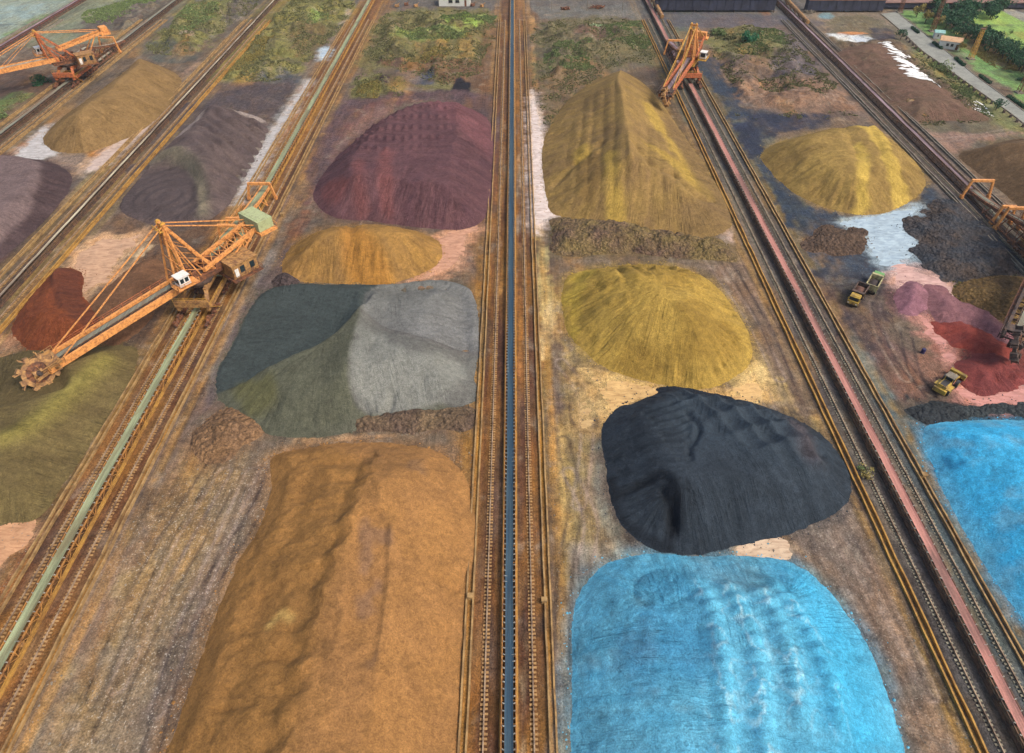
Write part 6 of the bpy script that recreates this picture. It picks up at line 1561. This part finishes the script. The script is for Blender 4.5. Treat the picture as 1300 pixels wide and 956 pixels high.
# ------------------------------------------------------------------ buildings
def hut(name, label, pos, sz, ang, wall, roof, rh, nwin=2, side=-1):
    root = empty(name, (pos[0], pos[1], 0), label, 'building'); root.rotation_euler = (0, 0, ang)
    L, W, h = sz
    m = MB(); m.box((0, 0, h / 2), (L, W, h)); w = m.build('wall', M[wall], root)
    m = MB()
    if rh > 0:
        e = .35; vs = [(-L / 2 - e, -W / 2 - e, h), (L / 2 + e, -W / 2 - e, h), (L / 2 + e, W / 2 + e, h), (-L / 2 - e, W / 2 + e, h), (-L / 2 - e, 0, h + rh), (L / 2 + e, 0, h + rh)]
        m.add(vs, [(0, 1, 5, 4), (2, 3, 4, 5), (0, 4, 3), (1, 2, 5), (3, 2, 1, 0)])
    else:
        m.box((0, 0, h + .12), (L + .5, W + .5, .24)); m.box((0, 0, h + .3), (L * .96, W * .92, .1))
    m.build('roof', M[roof], root)
    for k in range(nwin):
        x = -L * .12 + k * L * .22
        m = MB(); m.box((x, side * (W / 2 + .03), h * .55), (L * .12, .08, h * .3)); f = m.build('window', M['glass'], root)
        m = MB()
        for q in (-1, 1): m.box((x + q * L * .063, side * (W / 2 + .07), h * .55), (.12, .08, h * .34))
        m.box((x, side * (W / 2 + .07), h * .55 + h * .16), (L * .13, .08, .12)); m.box((x, side * (W / 2 + .09), h * .55 - h * .17), (L * .14, .16, .12)); m.build('frame', M['concrete_grey'], f)
    m = MB(); m.box((L * .36, side * (W / 2 + .03), h * .35), (1.0, .08, h * .7)); m.build('door', M['rust'], root)
    return root
p = G(577, 8); hut('yard_office', 'white flat-roofed building with two small dark windows at the top of the photo', (p[0], p[1] + 4), (15.5, 8, 4.2), 0, 'whitewall', 'white', 0)
p = G(1204, 60); hut('small_house', 'small white house with a pale orange roof beside the road', p, (8.0, 5.5, 3.2), -.45, 'whitewall', 'roof_orange', 1.3)
p = G(1190, 48); hut('pump_house', 'tiny pale house with a teal roof, behind the white one beside the road', p, (3.6, 3.4, 2.6), -.3, 'whitewall', 'teal', .8, 1)
# floodlight / pipe lattice masts
def pylon(px, py, h, label, lean=0):
    p = G(px, py); root = empty('lattice_mast', (p[0], p[1], 0), label, 'mast', 'rusty lattice masts beside the road')
    m = MB(); b, t = .8, .5
    for sx, sy in ((-1, -1), (1, -1), (1, 1), (-1, 1)): m.beam((sx * b, sy * b, 0), (sx * t, sy * t, h), .16)
    n = 9
    for k in range(n):
        z0, z1 = h * k / n, h * (k + 1) / n; w0, w1 = b + (t - b) * k / n, b + (t - b) * (k + 1) / n
        for (ax, ay), (bx, by) in (((-1, -1), (1, -1)), ((1, -1), (1, 1)), ((1, 1), (-1, 1)), ((-1, 1), (-1, -1))):
            m.beam((ax * w0, ay * w0, z0), (bx * w1, by * w1, z1), .08); m.beam((ax * w1, ay * w1, z1), (bx * w1, by * w1, z1), .08)
    m.build('lattice', M['yellow'] if px == 1232 else M['rust'], root)
    m = MB(); m.box((0, 0, h + .1), (1.8, 1.8, .14)); m.rail([(-.9, -.9, h + .1), (.9, -.9, h + .1), (.9, .9, h + .1)], 1.0, .08, .9); m.build('platform', M['rust'], root)
    m = MB(); m.box((0, 0, .2), (2.8, 2.8, .4)); m.build('footing', M['concrete_grey'], root)
pylon(1183, 40, 14, 'tall rusty lattice mast beside the tiny teal-roofed house')
pylon(1232, 75, 12, 'yellow-brown lattice mast on the lawn below the white house')
pylon(1294, 118, 11, 'lattice mast on the lawn cut by the right edge')
pylon(1039, 12, 14, 'rusty lattice mast by the dark gallery at the top, right of the yellow gantry')
pylon(1142, 16, 9, 'thin lattice mast at the top where the grey road begins')
def gallery(label, x0, x1, y, z0, z1, roofmat, wallmat):
    root = empty('conveyor_gallery', ((x0 + x1) / 2, y, 0), label, 'gallery'); L = x1 - x0
    m = MB(); m.box((0, 0, (z0 + z1) / 2), (L, 4.2, z1 - z0))
    for k in range(int(L / 4)): m.box((-L / 2 + 2 + 4 * k, -2.16, (z0 + z1) / 2), (.2, .16, z1 - z0))
    m.build('wall', M[wallmat], root)
    m = MB(); m.box((0, 0, z1 + .15), (L + .4, 4.9, .3)); m.build('roof', M[roofmat], root)
    n = int(L / 9)
    for k in range(n + 1):
        m = MB(); x = -L / 2 + L * k / n
        m.beam((x, -1.9, 0), (x, -1.7, z0), .3); m.beam((x, 1.9, 0), (x, 1.7, z0), .3); m.beam((x, -1.9, .2), (x, 1.8, z0 - .2), .16); m.build('trestle', M['darkrust'], root)
    return root
M['navy_sheet'] = paint_mat('blue_black_sheet', C(58, 62, 84), C(44, 46, 62), .5, .8, .4)
gallery('long dark blue-grey gallery crossing the top edge, left of the yellow gantry', G(826, 5)[0], G(972, 5)[0], 361, 1.0, 6, 'roof_rust', 'navy_sheet')
gallery('long low blue-black gallery crossing the top edge, right of the yellow gantry', G(1012, 5)[0], G(1105, 5)[0] , 361, .8, 5.5, 'roof_rust', 'navy_sheet')
gallery('long low gallery with a rusty roof in the top right corner', G(1110, 5)[0], G(1360, 5)[0], 366, .9, 3.0, 'roof_rust', 'navy_sheet')
root = empty('yellow_gantry', (134.2, 372, 0), 'yellow portal gantry straddling the purple-grey conveyor at the top', 'gantry')
for sx in (-1, 1):
    m = MB(); m.beam((sx * 5.2, 0, 0), (sx * 3.4, 0, 9), 1.1, 1.1); m.beam((sx * 5.2, 3, 0), (sx * 3.4, 2, 9), .8, .8); m.build('leg', M['yellow'], root)
m = MB(); m.box((0, 1, 9.2), (9, 4, 1.2)); m.build('crossbeam', M['yellow'], root)
# tan pipes lying over the far ends of the conveyors
for cx, x0, x1, lb in ((67.9, 1.8, 3.4, 'fat tan pipe beside the far end of the pink conveyor'), (134.2, 2.2, 3.4, 'fat tan pipe beside the far end of the purple-grey conveyor')):
    root = empty('pipeline', (cx + 2.6, 330, 0), lb, 'pipe')
    m = MB(); yb = 22 if cx < 100 else 14
    m.cyl((0, yb - 8, 2.2), (-.8, 60, 4.2), .9, 12); m.build('pipe', M['tan'], root)
    for k in range(5):
        m = MB(); y = yb - 4 + 7 * k; m.cyl((-.05 * k, y, 2.2 + .035 * (y - yb)), (-.05 * k, y + .5, 2.25 + .035 * (y - yb)), 1.15, 12); m.box((-.05 * k, y + .25, 1.0), (.4, .4, 2.0)); m.build('flange', M['rust'], root)

M['scrap_blue'] = paint_mat('pale_blue_scrap', C(190, 214, 224), C(90, 120, 150), .48, .6, 2)
q = random.Random(31)
for i, (px, py, sx, mt, lb) in enumerate(((1092, 9, 9, 'scrap_blue', 'pale blue-white scrap heap in front of the blue-black gallery at the top'), (1072, 10, 5, 'scrap_blue', 'smaller pale scrap heap left of the pale blue one at the top'),
        (878, 8, 4, 'concrete_grey', 'grey scrap heap in front of the dark gallery at the top, left one'), (888, 8, 3, 'white', 'white crates in front of the dark gallery at the top'), (1026, 12, 5, 'concrete_grey', 'grey scrap heap at the foot of the yellow gantry'),
        (718, 8, 4, 'rust', 'rusty scrap heap in the far yard right of the blue conveyor'), (760, 6, 5, 'rust', 'rusty scrap heap in the far yard, farther right'))):
    x, y = G(px, py + 4); m = MB()
    for _ in range(60):
        s = q.uniform(.3, 1.1); px_, py_ = q.gauss(0, sx * .22), q.gauss(0, .7)
        m.beam((px_, py_, s * .3), (px_ + q.uniform(-1.6, 1.6), py_ + q.uniform(-.8, .8), s * .3 + q.uniform(0, 1.0)), q.uniform(.15, .6), q.uniform(.1, .5))
    o = m.build('scrap_heap', M[mt], None, loc=(x, y, 0)); tag(o, lb, 'scrap')
for i, (px, lb) in enumerate(((700, 'first'), (745, 'second'), (790, 'third'), (905, 'fourth'), (940, 'fifth'))):
    x, y = G(px, 14); root = empty('utility_pole', (x, y, 0), 'thin grey utility pole in the far yard, %s from the left' % lb, 'pole', 'utility poles in the far yard')
    m = MB(); m.cyl((0, 0, 0), (0, 0, 8), .14, 8, .09); m.build('pole', M['concrete_grey'], root)
    m = MB(); m.beam((-1, 0, 7.5), (1, 0, 7.5), .12); m.beam((-.7, 0, 6.9), (.7, 0, 6.9), .12); m.build('crossarm', M['rust'], root)
# ------------------------------------------------------------------ trees, shrubs, hedges
def crown(mb, c, r, n, leaf, seed, flat=.8):
    q = np.random.RandomState(seed)
    clumps = [(q.normal(0, .42, 3) * r * np.array([1, 1, flat * .8]), q.uniform(.3, .55) * r) for _ in range(9)]
    for _ in range(n):
        cc, cr = clumps[q.randint(len(clumps))]
        d = q.normal(0, 1, 3); d /= np.linalg.norm(d); pnt = Vector(c) + Vector(cc + d * cr * q.uniform(.6, 1.05))
        if pnt.z < .15: pnt.z = .15 + abs(q.normal(0, .2))
        a = Vector(q.normal(0, 1, 3)).normalized(); b = a.cross(Vector(q.normal(0, 1, 3))).normalized(); s = leaf * q.uniform(.6, 1.3)
        mb.add([pnt - a * s - b * s * .6, pnt + a * s - b * s * .6, pnt + a * s * .7 + b * s * .6, pnt - a * s * .7 + b * s * .6], [(0, 1, 2, 3)])
def tree_proto(h, r, mat, seed, n=420):
    root = empty('tree', (0, 0, 0))
    q = random.Random(seed); m = MB(); m.cyl((0, 0, -.1), (.1, 0, h * .5), .22, 8, .12)
    for k in range(4):
        a = q.uniform(0, 6.28); m.cyl((.05, 0, h * .35), (math.cos(a) * r * .6, math.sin(a) * r * .6, h * .7), .1, 6, .04)
    m.build('trunk', M['bark'], root)
    m = MB(); crown(m, (0, 0, h * .62), r, n, .28, seed); m.build('crown', M[mat], root)
    return root
protos = [tree_proto(6.5, 2.9, 'leaf_dark', 1), tree_proto(7.5, 3.2, 'leaf_dark', 2), tree_proto(5.5, 2.6, 'leaf_dark', 3), tree_proto(6, 3.0, 'leaf_gold', 4), tree_proto(6, 3.0, 'leaf_green', 5)]
used = set()
def put_tree(k, x, y, label, group, s=1.0, rz=0.0):
    if k not in used: o = protos[k]; used.add(k)
    else: o = copy_tree(protos[k])
    o.location = (x, y, 0); o.rotation_euler = (0, 0, rz); o.scale = (s, s, s); tag(o, label, 'tree', group); return o
q = random.Random(3)
row = smooth(np.array([G(1186, 30), G(1212, 40), G(1236, 54), G(1258, 66), G(1282, 80), G(1304, 96), G(1340, 118)]), 7, False)
n = 0
for i, (x, y) in enumerate(row[::2]):
    for off in (0, 1):
        put_tree(q.randrange(3), x + off * 4.5 + q.uniform(-1.2, 1.2), y + off * 3 + q.uniform(-1.2, 1.2), 'dark green tree in the row dividing the two lawns beyond the road',
                 'dark trees in the row beyond the road', q.uniform(.85, 1.15), q.uniform(0, 6))
for k in range(26):
    px, py = q.uniform(1182, 1276), q.uniform(10, 26) - 0
    if px > 1262: py = 10
    x, y = G(px, py + 4); put_tree(q.randrange(3), x, y, 'dark green tree in the thick clump at the top edge, beyond the lattice mast', 'dark trees in the clump at the top right', q.uniform(.9, 1.2), q.uniform(0, 6))
for px, py, k, s, lb in ((1163, 22, 3, 1.0, 'golden-yellow tree at the top of the road, leftmost of the golden ones'), (1174, 30, 3, 1.0, 'golden-yellow tree just left of the tall rusty mast'), (1188, 36, 3, .9, 'golden-brown tree between the tall mast and the dark trees'),
                      (1218, 66, 3, .7, 'small golden bush-like tree at the right of the white house'), (1212, 48, 0, .8, 'dark round tree directly behind the teal-roofed house'),
                      (1143, 50, 0, .75, 'round dark tree at the near edge of the road, first below the junction'), (1198, 92, 4, .72, 'grey-green tree at the near edge of the road, middle one'), (1264, 140, 0, .68, 'small dark tree at the near edge of the road, nearest of the three'),
                      (1290, 60, 4, .5, 'small lone tree on the far lawn'), (1282, 44, 4, .35, 'tiny lone sapling on the far lawn')):
    x, y = G(px, py); put_tree(k, x, y, lb, None, s, px)
def shrub(px, py, r, mat, label, seed, n=260, leaf=.2, z=0.0, name='shrub'):
    x, y = G(px, py, z); m = MB(); crown(m, (0, 0, r * .55), r, n, leaf, seed)
    m.cyl((0, 0, -.3), (0, 0, r * .5), .08, 6)
    o = m.build(name, M[mat], None, loc=(x, y, z)); tag(o, label, 'shrub')
shrub(53, 106, 3.0, 'leaf_dark', 'round dark green bush under the boom of the far top-left stacker', 21, 700, .25)
shrub(950, 57, 3.8, 'leaf_bright', 'big emerald green bush right of the reclaimer on the pink conveyor', 22, 1100, .3)
shrub(962, 50, 2.4, 'leaf_bright', 'smaller emerald green bush touching the big one', 23, 500, .3)
shrub(912, 46, 3.0, 'leaf_green', 'yellow-green bush close beside the white-cabbed reclaimer', 24, 700, .28)
shrub(928, 52, 2.6, 'leaf_olive', 'olive bush between the yellow-green and the emerald bushes', 25, 600, .28)
shrub(1098, 604, 1.3, 'leaf_gold', 'golden weed clump in the drain left of the pink conveyor', 26, 260, .13)
shrub(1092, 596, .9, 'leaf_green', 'small green weed clump beside the golden one in the drain', 27, 160, .12)
shrub(5, 150, 1.6, 'leaf_green', 'small green bush at the left edge beside the grey conveyor', 28, 260, .2)
# clipped hedges along the far side of the road
for i, (p0, p1, lb) in enumerate((((1157, 36), (1166, 43), 'short clipped hedge on the far side of the road, first from the top'), ((1184, 55), (1195, 63), 'clipped hedge on the far side of the road, second from the top'),
                                ((1212, 75), (1224, 85), 'clipped hedge on the far side of the road, third from the top'), ((1243, 97), (1257, 107), 'clipped hedge on the far side of the road, fourth from the top'),
                                ((1279, 123), (1300, 138), 'clipped hedge on the far side of the road at the right edge'), ((1290, 102), (1304, 103), 'dark hedge on the lawn behind the mast at the right edge'))):
    a, b = G(*p0), G(*p1); m = MB(); L = math.hypot(b[0] - a[0], b[1] - a[1]); qq = np.random.RandomState(60 + i)
    for _ in range(int(L * 60)):
        t = qq.rand(); c = Vector((a[0] + (b[0] - a[0]) * t - a[0], (b[1] - a[1]) * t, 0)) + Vector((qq.uniform(-.6, .6), qq.uniform(-.4, .4), qq.uniform(0, 1.0)))
        u = Vector(qq.normal(0, 1, 3)).normalized(); w = u.cross(Vector(qq.normal(0, 1, 3))).normalized(); s = .17
        m.add([c - u * s - w * s, c + u * s - w * s, c + u * s + w * s, c - u * s + w * s], [(0, 1, 2, 3)])
    o = m.build('hedge', M['leaf_dark'], None, loc=(a[0], a[1], .05)); tag(o, lb, 'hedge', 'hedges along the road')
# bollards on the near side of the road
bl = MB(); bl.box((0, 0, .45), (.7, .7, .9), taper=.8); bl.box((0, 0, .95), (.78, .78, .12))
path = smooth(GP([(1140, 39), (1168, 65), (1189, 80), (1214, 98), (1255, 128), (1295, 157), (1340, 192)]), 8, False)
acc = 0; last = None; first = None
for i in range(len(path) - 1):
    a, b = Vector(path[i]), Vector(path[i + 1]); L = (b - a).length; t = 0
    while acc + (L - t) >= 4.0:
        t += 4.0 - acc; acc = 0; pnt = a + (b - a) * (t / L)
        if first is None: first = bl.build('bollard', M['darkrust']); o = first
        else: o = first.copy(); COL.objects.link(o)
        o.location = (pnt.x - .6, pnt.y - .6, 0); tag(o, 'dark square bollard in the line along the near edge of the road', 'bollard', 'bollards along the near edge of the road')
    acc += L - t

# scrub and grass over the idle beds
def scrub(name, mat, polys, n, size, seed):
    qq = np.random.RandomState(seed); V = []; Fq = []
    areas = []
    Ps = [smooth(GP(P), 3) for P in polys]
    for P in Ps:
        xx, yy = P[:, 0], P[:, 1]; areas.append(abs(np.dot(xx, np.roll(yy, 1)) - np.dot(yy, np.roll(xx, 1))) / 2)
    tot = sum(areas)
    for P, A_ in zip(Ps, areas):
        k = int(n * A_ / tot) * 3
        x = qq.uniform(P[:, 0].min(), P[:, 0].max(), k); y = qq.uniform(P[:, 1].min(), P[:, 1].max(), k)
        dens = fbm(x, y, 7, 7, 3, seed + 1) + .35 * fbm(x, y, 2, 2, 2, seed + 2)
        ok = inside(x + 5 * fbm(x, y, 8, 8, 4, seed + 7), y + 7 * fbm(x, y, 8, 8, 4, seed + 8), P) & (dens > -.02 + qq.uniform(-.25, .25, k))
        for cx in LANES: ok &= np.abs(x - cx) > 7.5
        x, y = x[ok], y[ok]
        z = ground_height(x, y)
        for a, b, c in zip(x, y, z):
            s = size * qq.uniform(.5, 1.6); th = qq.uniform(0, 6.28)
            for j in range(3):
                t2 = th + j * 2.1; u = Vector((math.cos(t2), math.sin(t2), 0)) * s * .6; base = Vector((a, b, c - .05)) + Vector((qq.uniform(-.4, .4), qq.uniform(-.4, .4), 0)) * s
                top = Vector((qq.uniform(-.6, .6), qq.uniform(-.6, .6), 1.0)) * s
                i0 = len(V); V.extend([tuple(base - u), tuple(base + u), tuple(base + u * .6 + top), tuple(base - u * .6 + top * .9)]); Fq.append((i0, i0 + 1, i0 + 2, i0 + 3))
    m = MB(); m.v = V; m.f = Fq; o = m.build(name, M[mat]); o['kind'] = 'stuff'
    tag(o, {'leaf_olive': 'olive and yellow scrub covering the idle beds at the top', 'leaf_green': 'green scrub patches on the idle beds at the top', 'leaf_gold': 'golden dry scrub in patches on the idle beds'}[mat], 'scrub')
scrub('scrub', 'leaf_olive', [[(242, 2), (330, 0), (270, 50), (250, 66), (200, 70), (188, 60), (215, 30)], [(352, 0), (455, 4), (436, 40), (400, 60), (380, 96), (300, 104), (262, 92), (300, 50)],
      [(494, 18), (622, 16), (620, 50), (600, 104), (560, 110), (490, 84), (462, 70)], [(452, 100), (490, 92), (516, 110), (500, 124), (452, 126)], [(684, 30), (826, 30), (850, 70), (770, 88), (700, 160), (686, 120)],
      [(905, 36), (985, 42), (1020, 60), (1060, 120), (990, 130), (935, 110), (900, 60)], [(1160, 75), (1200, 84), (1260, 150), (1200, 158), (1150, 150)], [(1210, 366), (1240, 352), (1300, 350), (1300, 392), (1250, 388)],
      [(706, 280), (760, 280), (830, 290), (850, 306), (760, 310), (706, 306)], [(0, 146), (30, 128), (40, 120), (20, 118), (-10, 138)], [(930, 150), (1060, 140), (1100, 146), (1000, 152)]], 44000, .27, 501)
scrub('scrub', 'leaf_green', [[(566, 20), (626, 18), (624, 32), (570, 32)], [(506, 42), (590, 38), (588, 54), (520, 54)], [(690, 60), (740, 56), (760, 80), (700, 92)], [(770, 30), (826, 30), (836, 60), (780, 60)],
      [(396, 16), (412, 16), (412, 34), (396, 34)], [(1160, 60), (1200, 84), (1260, 140), (1240, 140), (1190, 100)], [(940, 42), (990, 42), (985, 70), (940, 72)], [(225, 20), (280, 8), (262, 40), (225, 46)], [(100, 20), (160, 0), (200, 0), (140, 30)]], 22000, .27, 502)
scrub('scrub', 'leaf_gold', [[(275, 60), (340, 50), (330, 84), (270, 96)], [(452, 108), (480, 104), (480, 122), (452, 124)], [(540, 66), (575, 66), (575, 80), (540, 80)], [(1212, 366), (1290, 354), (1290, 380), (1230, 384)], [(1232, 56), (1262, 52), (1300, 80), (1290, 92), (1250, 78)]], 10000, .26, 503)
# plastic sheets on the red-brown bank
xs_, ys_, hz_ = PILES['long red-brown earth bank beside the grey road, streaked with white sheeting']
def bank_z(x, y):
    i = np.clip(np.searchsorted(xs_, x), 1, len(xs_) - 1); j = np.clip(np.searchsorted(ys_, y), 1, len(ys_) - 1)
    return max(0.0, hz_[j - 1:j + 1, i - 1:i + 1].max())
M['sheeting'] = paint_mat('white_plastic_sheet', C(248, 248, 244), C(214, 210, 200), .36, .5, 1.5)
def sheets(label, rows, seed):
    q = random.Random(seed); m = MB()
    for (x0, y0), (x1, y1), w in rows:
        n = 26; a, b = Vector(G(x0, y0)), Vector(G(x1, y1)); d = (b - a); nn = Vector((-d.y, d.x)).normalized(); prev = None; ph = q.uniform(0, 6)
        for i in range(n + 1):
            t = i / n; c = a + d * t + nn * (math.sin(t * 5 + ph) * .3 + math.sin(t * 3.1) * .9); ww = w * (.5 + .5 * abs(math.sin(t * 5 + ph * 2))) * (1 - abs(2 * t - 1) ** 4) + .06
            L_, R2 = c - nn * ww, c + nn * ww
            vs = [(L_.x, L_.y, bank_z(L_.x, L_.y) + .10), (R2.x, R2.y, bank_z(R2.x, R2.y) + .10), (R2.x, R2.y, bank_z(R2.x, R2.y) + .04), (L_.x, L_.y, bank_z(L_.x, L_.y) + .04)]
            k = len(m.v); m.v.extend(vs)
            if prev is not None: m.f.extend([(prev, prev + 1, k + 1, k), (prev + 1, prev + 2, k + 2, k + 1), (prev + 3, prev, k, k + 3), (prev + 2, prev + 3, k + 3, k + 2)])
            prev = k
    o = m.build('plastic_sheeting', M['sheeting']); tag(o, label, 'sheeting')
R1 = []
q = random.Random(8)
for k in range(15):
    f = k / 14; R1.append(((1110 + 40 * f + q.uniform(-5, 3), 54 + 52 * f + q.uniform(-1, 1)), (1140 + 48 * f, 56 + 55 * f + q.uniform(-1, 1)), q.choice([.9, 1.5, 2.1])))
R1.append(((1136, 56), (1192, 117), .35))
sheets('torn white sheeting laid in bands over the long red-brown bank', R1, 1)
sheets('small patch of torn white sheeting at the near end of the red-brown bank', [((1212, 126), (1240, 130), .6), ((1218, 131), (1246, 136), .7), ((1224, 136), (1250, 140), .5), ((1238, 128), (1258, 146), .3), ((1228, 138), (1262, 148), .25)], 2)
# loose stones and clods scattered over the beds
def stones(n, seed):
    qq = np.random.RandomState(seed); m = MB()
    for _ in range(n):
        px, py = qq.uniform(0, 1300), 250 + 700 * qq.rand() ** .8; x, y = G(px, py); s = qq.uniform(.05, .13) * (1.8 if qq.rand() < .08 else 1)
        if any(abs(x - c) < 6.8 for c in LANES): continue
        vs = [(x + s * dx * qq.uniform(.7, 1.2), y + s * dy * qq.uniform(.7, 1.2), s * dz * qq.uniform(.7, 1.1)) for dx, dy, dz in ((1, 0, .1), (0, 1, .1), (-1, 0, .1), (0, -1, .1), (0, 0, .9))]
        m.add(vs, [(0, 1, 4), (1, 2, 4), (2, 3, 4), (3, 0, 4)])
    o = m.build('loose_stones', M['concrete_grey']); o['kind'] = 'stuff'; tag(o, 'pale loose stones scattered over the beds', 'stones')
stones(11000, 9)
# junction boxes on the drain walls
for i, (px, py, lb) in enumerate(((597, 757, 'small pale box on the drain wall left of the blue conveyor'), (691, 762, 'small pale box on the drain wall right of the blue conveyor'), (1173, 603, 'small concrete box on the drain wall right of the pink conveyor'),
                                 (27, 819, 'round orange-brown bin beside the pale-green conveyor near the lower left corner'), (358, 272, 'small pale box beside the rail near the orange arch'))):
    x, y = G(px, py, .6); m = MB(); m.box((0, 0, .45), (.8, .7, .9), taper=.9); m.box((0, 0, .93), (.9, .8, .08))
    o = m.build('junction_box', M['concrete' if i != 3 else 'tan'], None, loc=(x, y, 0)); tag(o, lb.replace('round ', ''), 'box')
# small standing machines and drums in front of the office
for i, (px, py) in enumerate(((504, 9), (516, 7), (528, 9), (600, 8), (612, 9))):
    x, y = G(px, py); m = MB(); m.box((0, 0, .8), (2.2, 1.4, 1.0), .3 * i, .8); m.cyl((-.8, 0, .4), (.8, 0, .4), .4, 8); m.beam((.4, 0, 1.2), (1.6, .3, 2.0), .2)
    o = m.build('scrap_machinery', M['rust' if i % 2 else 'tan'], None, loc=(x, y, 0))
    tag(o, 'rusty scrap machinery standing in front of the white office, ' + ('leftmost piece', 'second from the left', 'third from the left', 'first piece to its right', 'farthest piece to its right')[i], 'machinery')

# thin mist in the air of the yard
m = bpy.data.materials.new('mist'); m.use_nodes = True; nt = m.node_tree; nt.nodes.clear()
out = nt.nodes.new('ShaderNodeOutputMaterial'); pv = nt.nodes.new('ShaderNodeVolumePrincipled')
pv.inputs['Color'].default_value = (.86, .93, 1, 1); pv.inputs['Density'].default_value = .00007; pv.inputs['Anisotropy'].default_value = .2
nt.links.new(pv.outputs[0], out.inputs['Volume'])
mb = MB(); mb.box((0, 1500, 52), (11000, 10000, 108)); o = mb.build('haze', m); o['kind'] = 'stuff'
# ------------------------------------------------------------------ light
w = bpy.data.worlds.new('World'); S.world = w; w.use_nodes = True
nt = w.node_tree; bg = nt.nodes['Background']; sky = nt.nodes.new('ShaderNodeTexSky'); sky.sky_type = 'NISHITA'; sky.sun_disc = False
sd_ = Vector((.62, -.30, .82)).normalized()
sky.sun_elevation = math.asin(sd_.z); sky.sun_rotation = math.atan2(sd_.x, sd_.y)
sky.air_density = 1.0; sky.dust_density = 5.0; sky.ozone_density = 0.0
nt.links.new(sky.outputs[0], bg.inputs[0]); bg.inputs[1].default_value = .15
sl = bpy.data.lights.new('sun', 'SUN'); sl.energy = 1.4; sl.angle = math.radians(10); sl.color = (1, .93, .82)
so = bpy.data.objects.new('sun', sl); COL.objects.link(so); so.rotation_euler = sd_.to_track_quat('Z', 'Y').to_euler()
S.view_settings.view_transform = 'Standard'; S.view_settings.look = 'None'; S.view_settings.gamma = 1
S.view_settings.exposure = 0.74
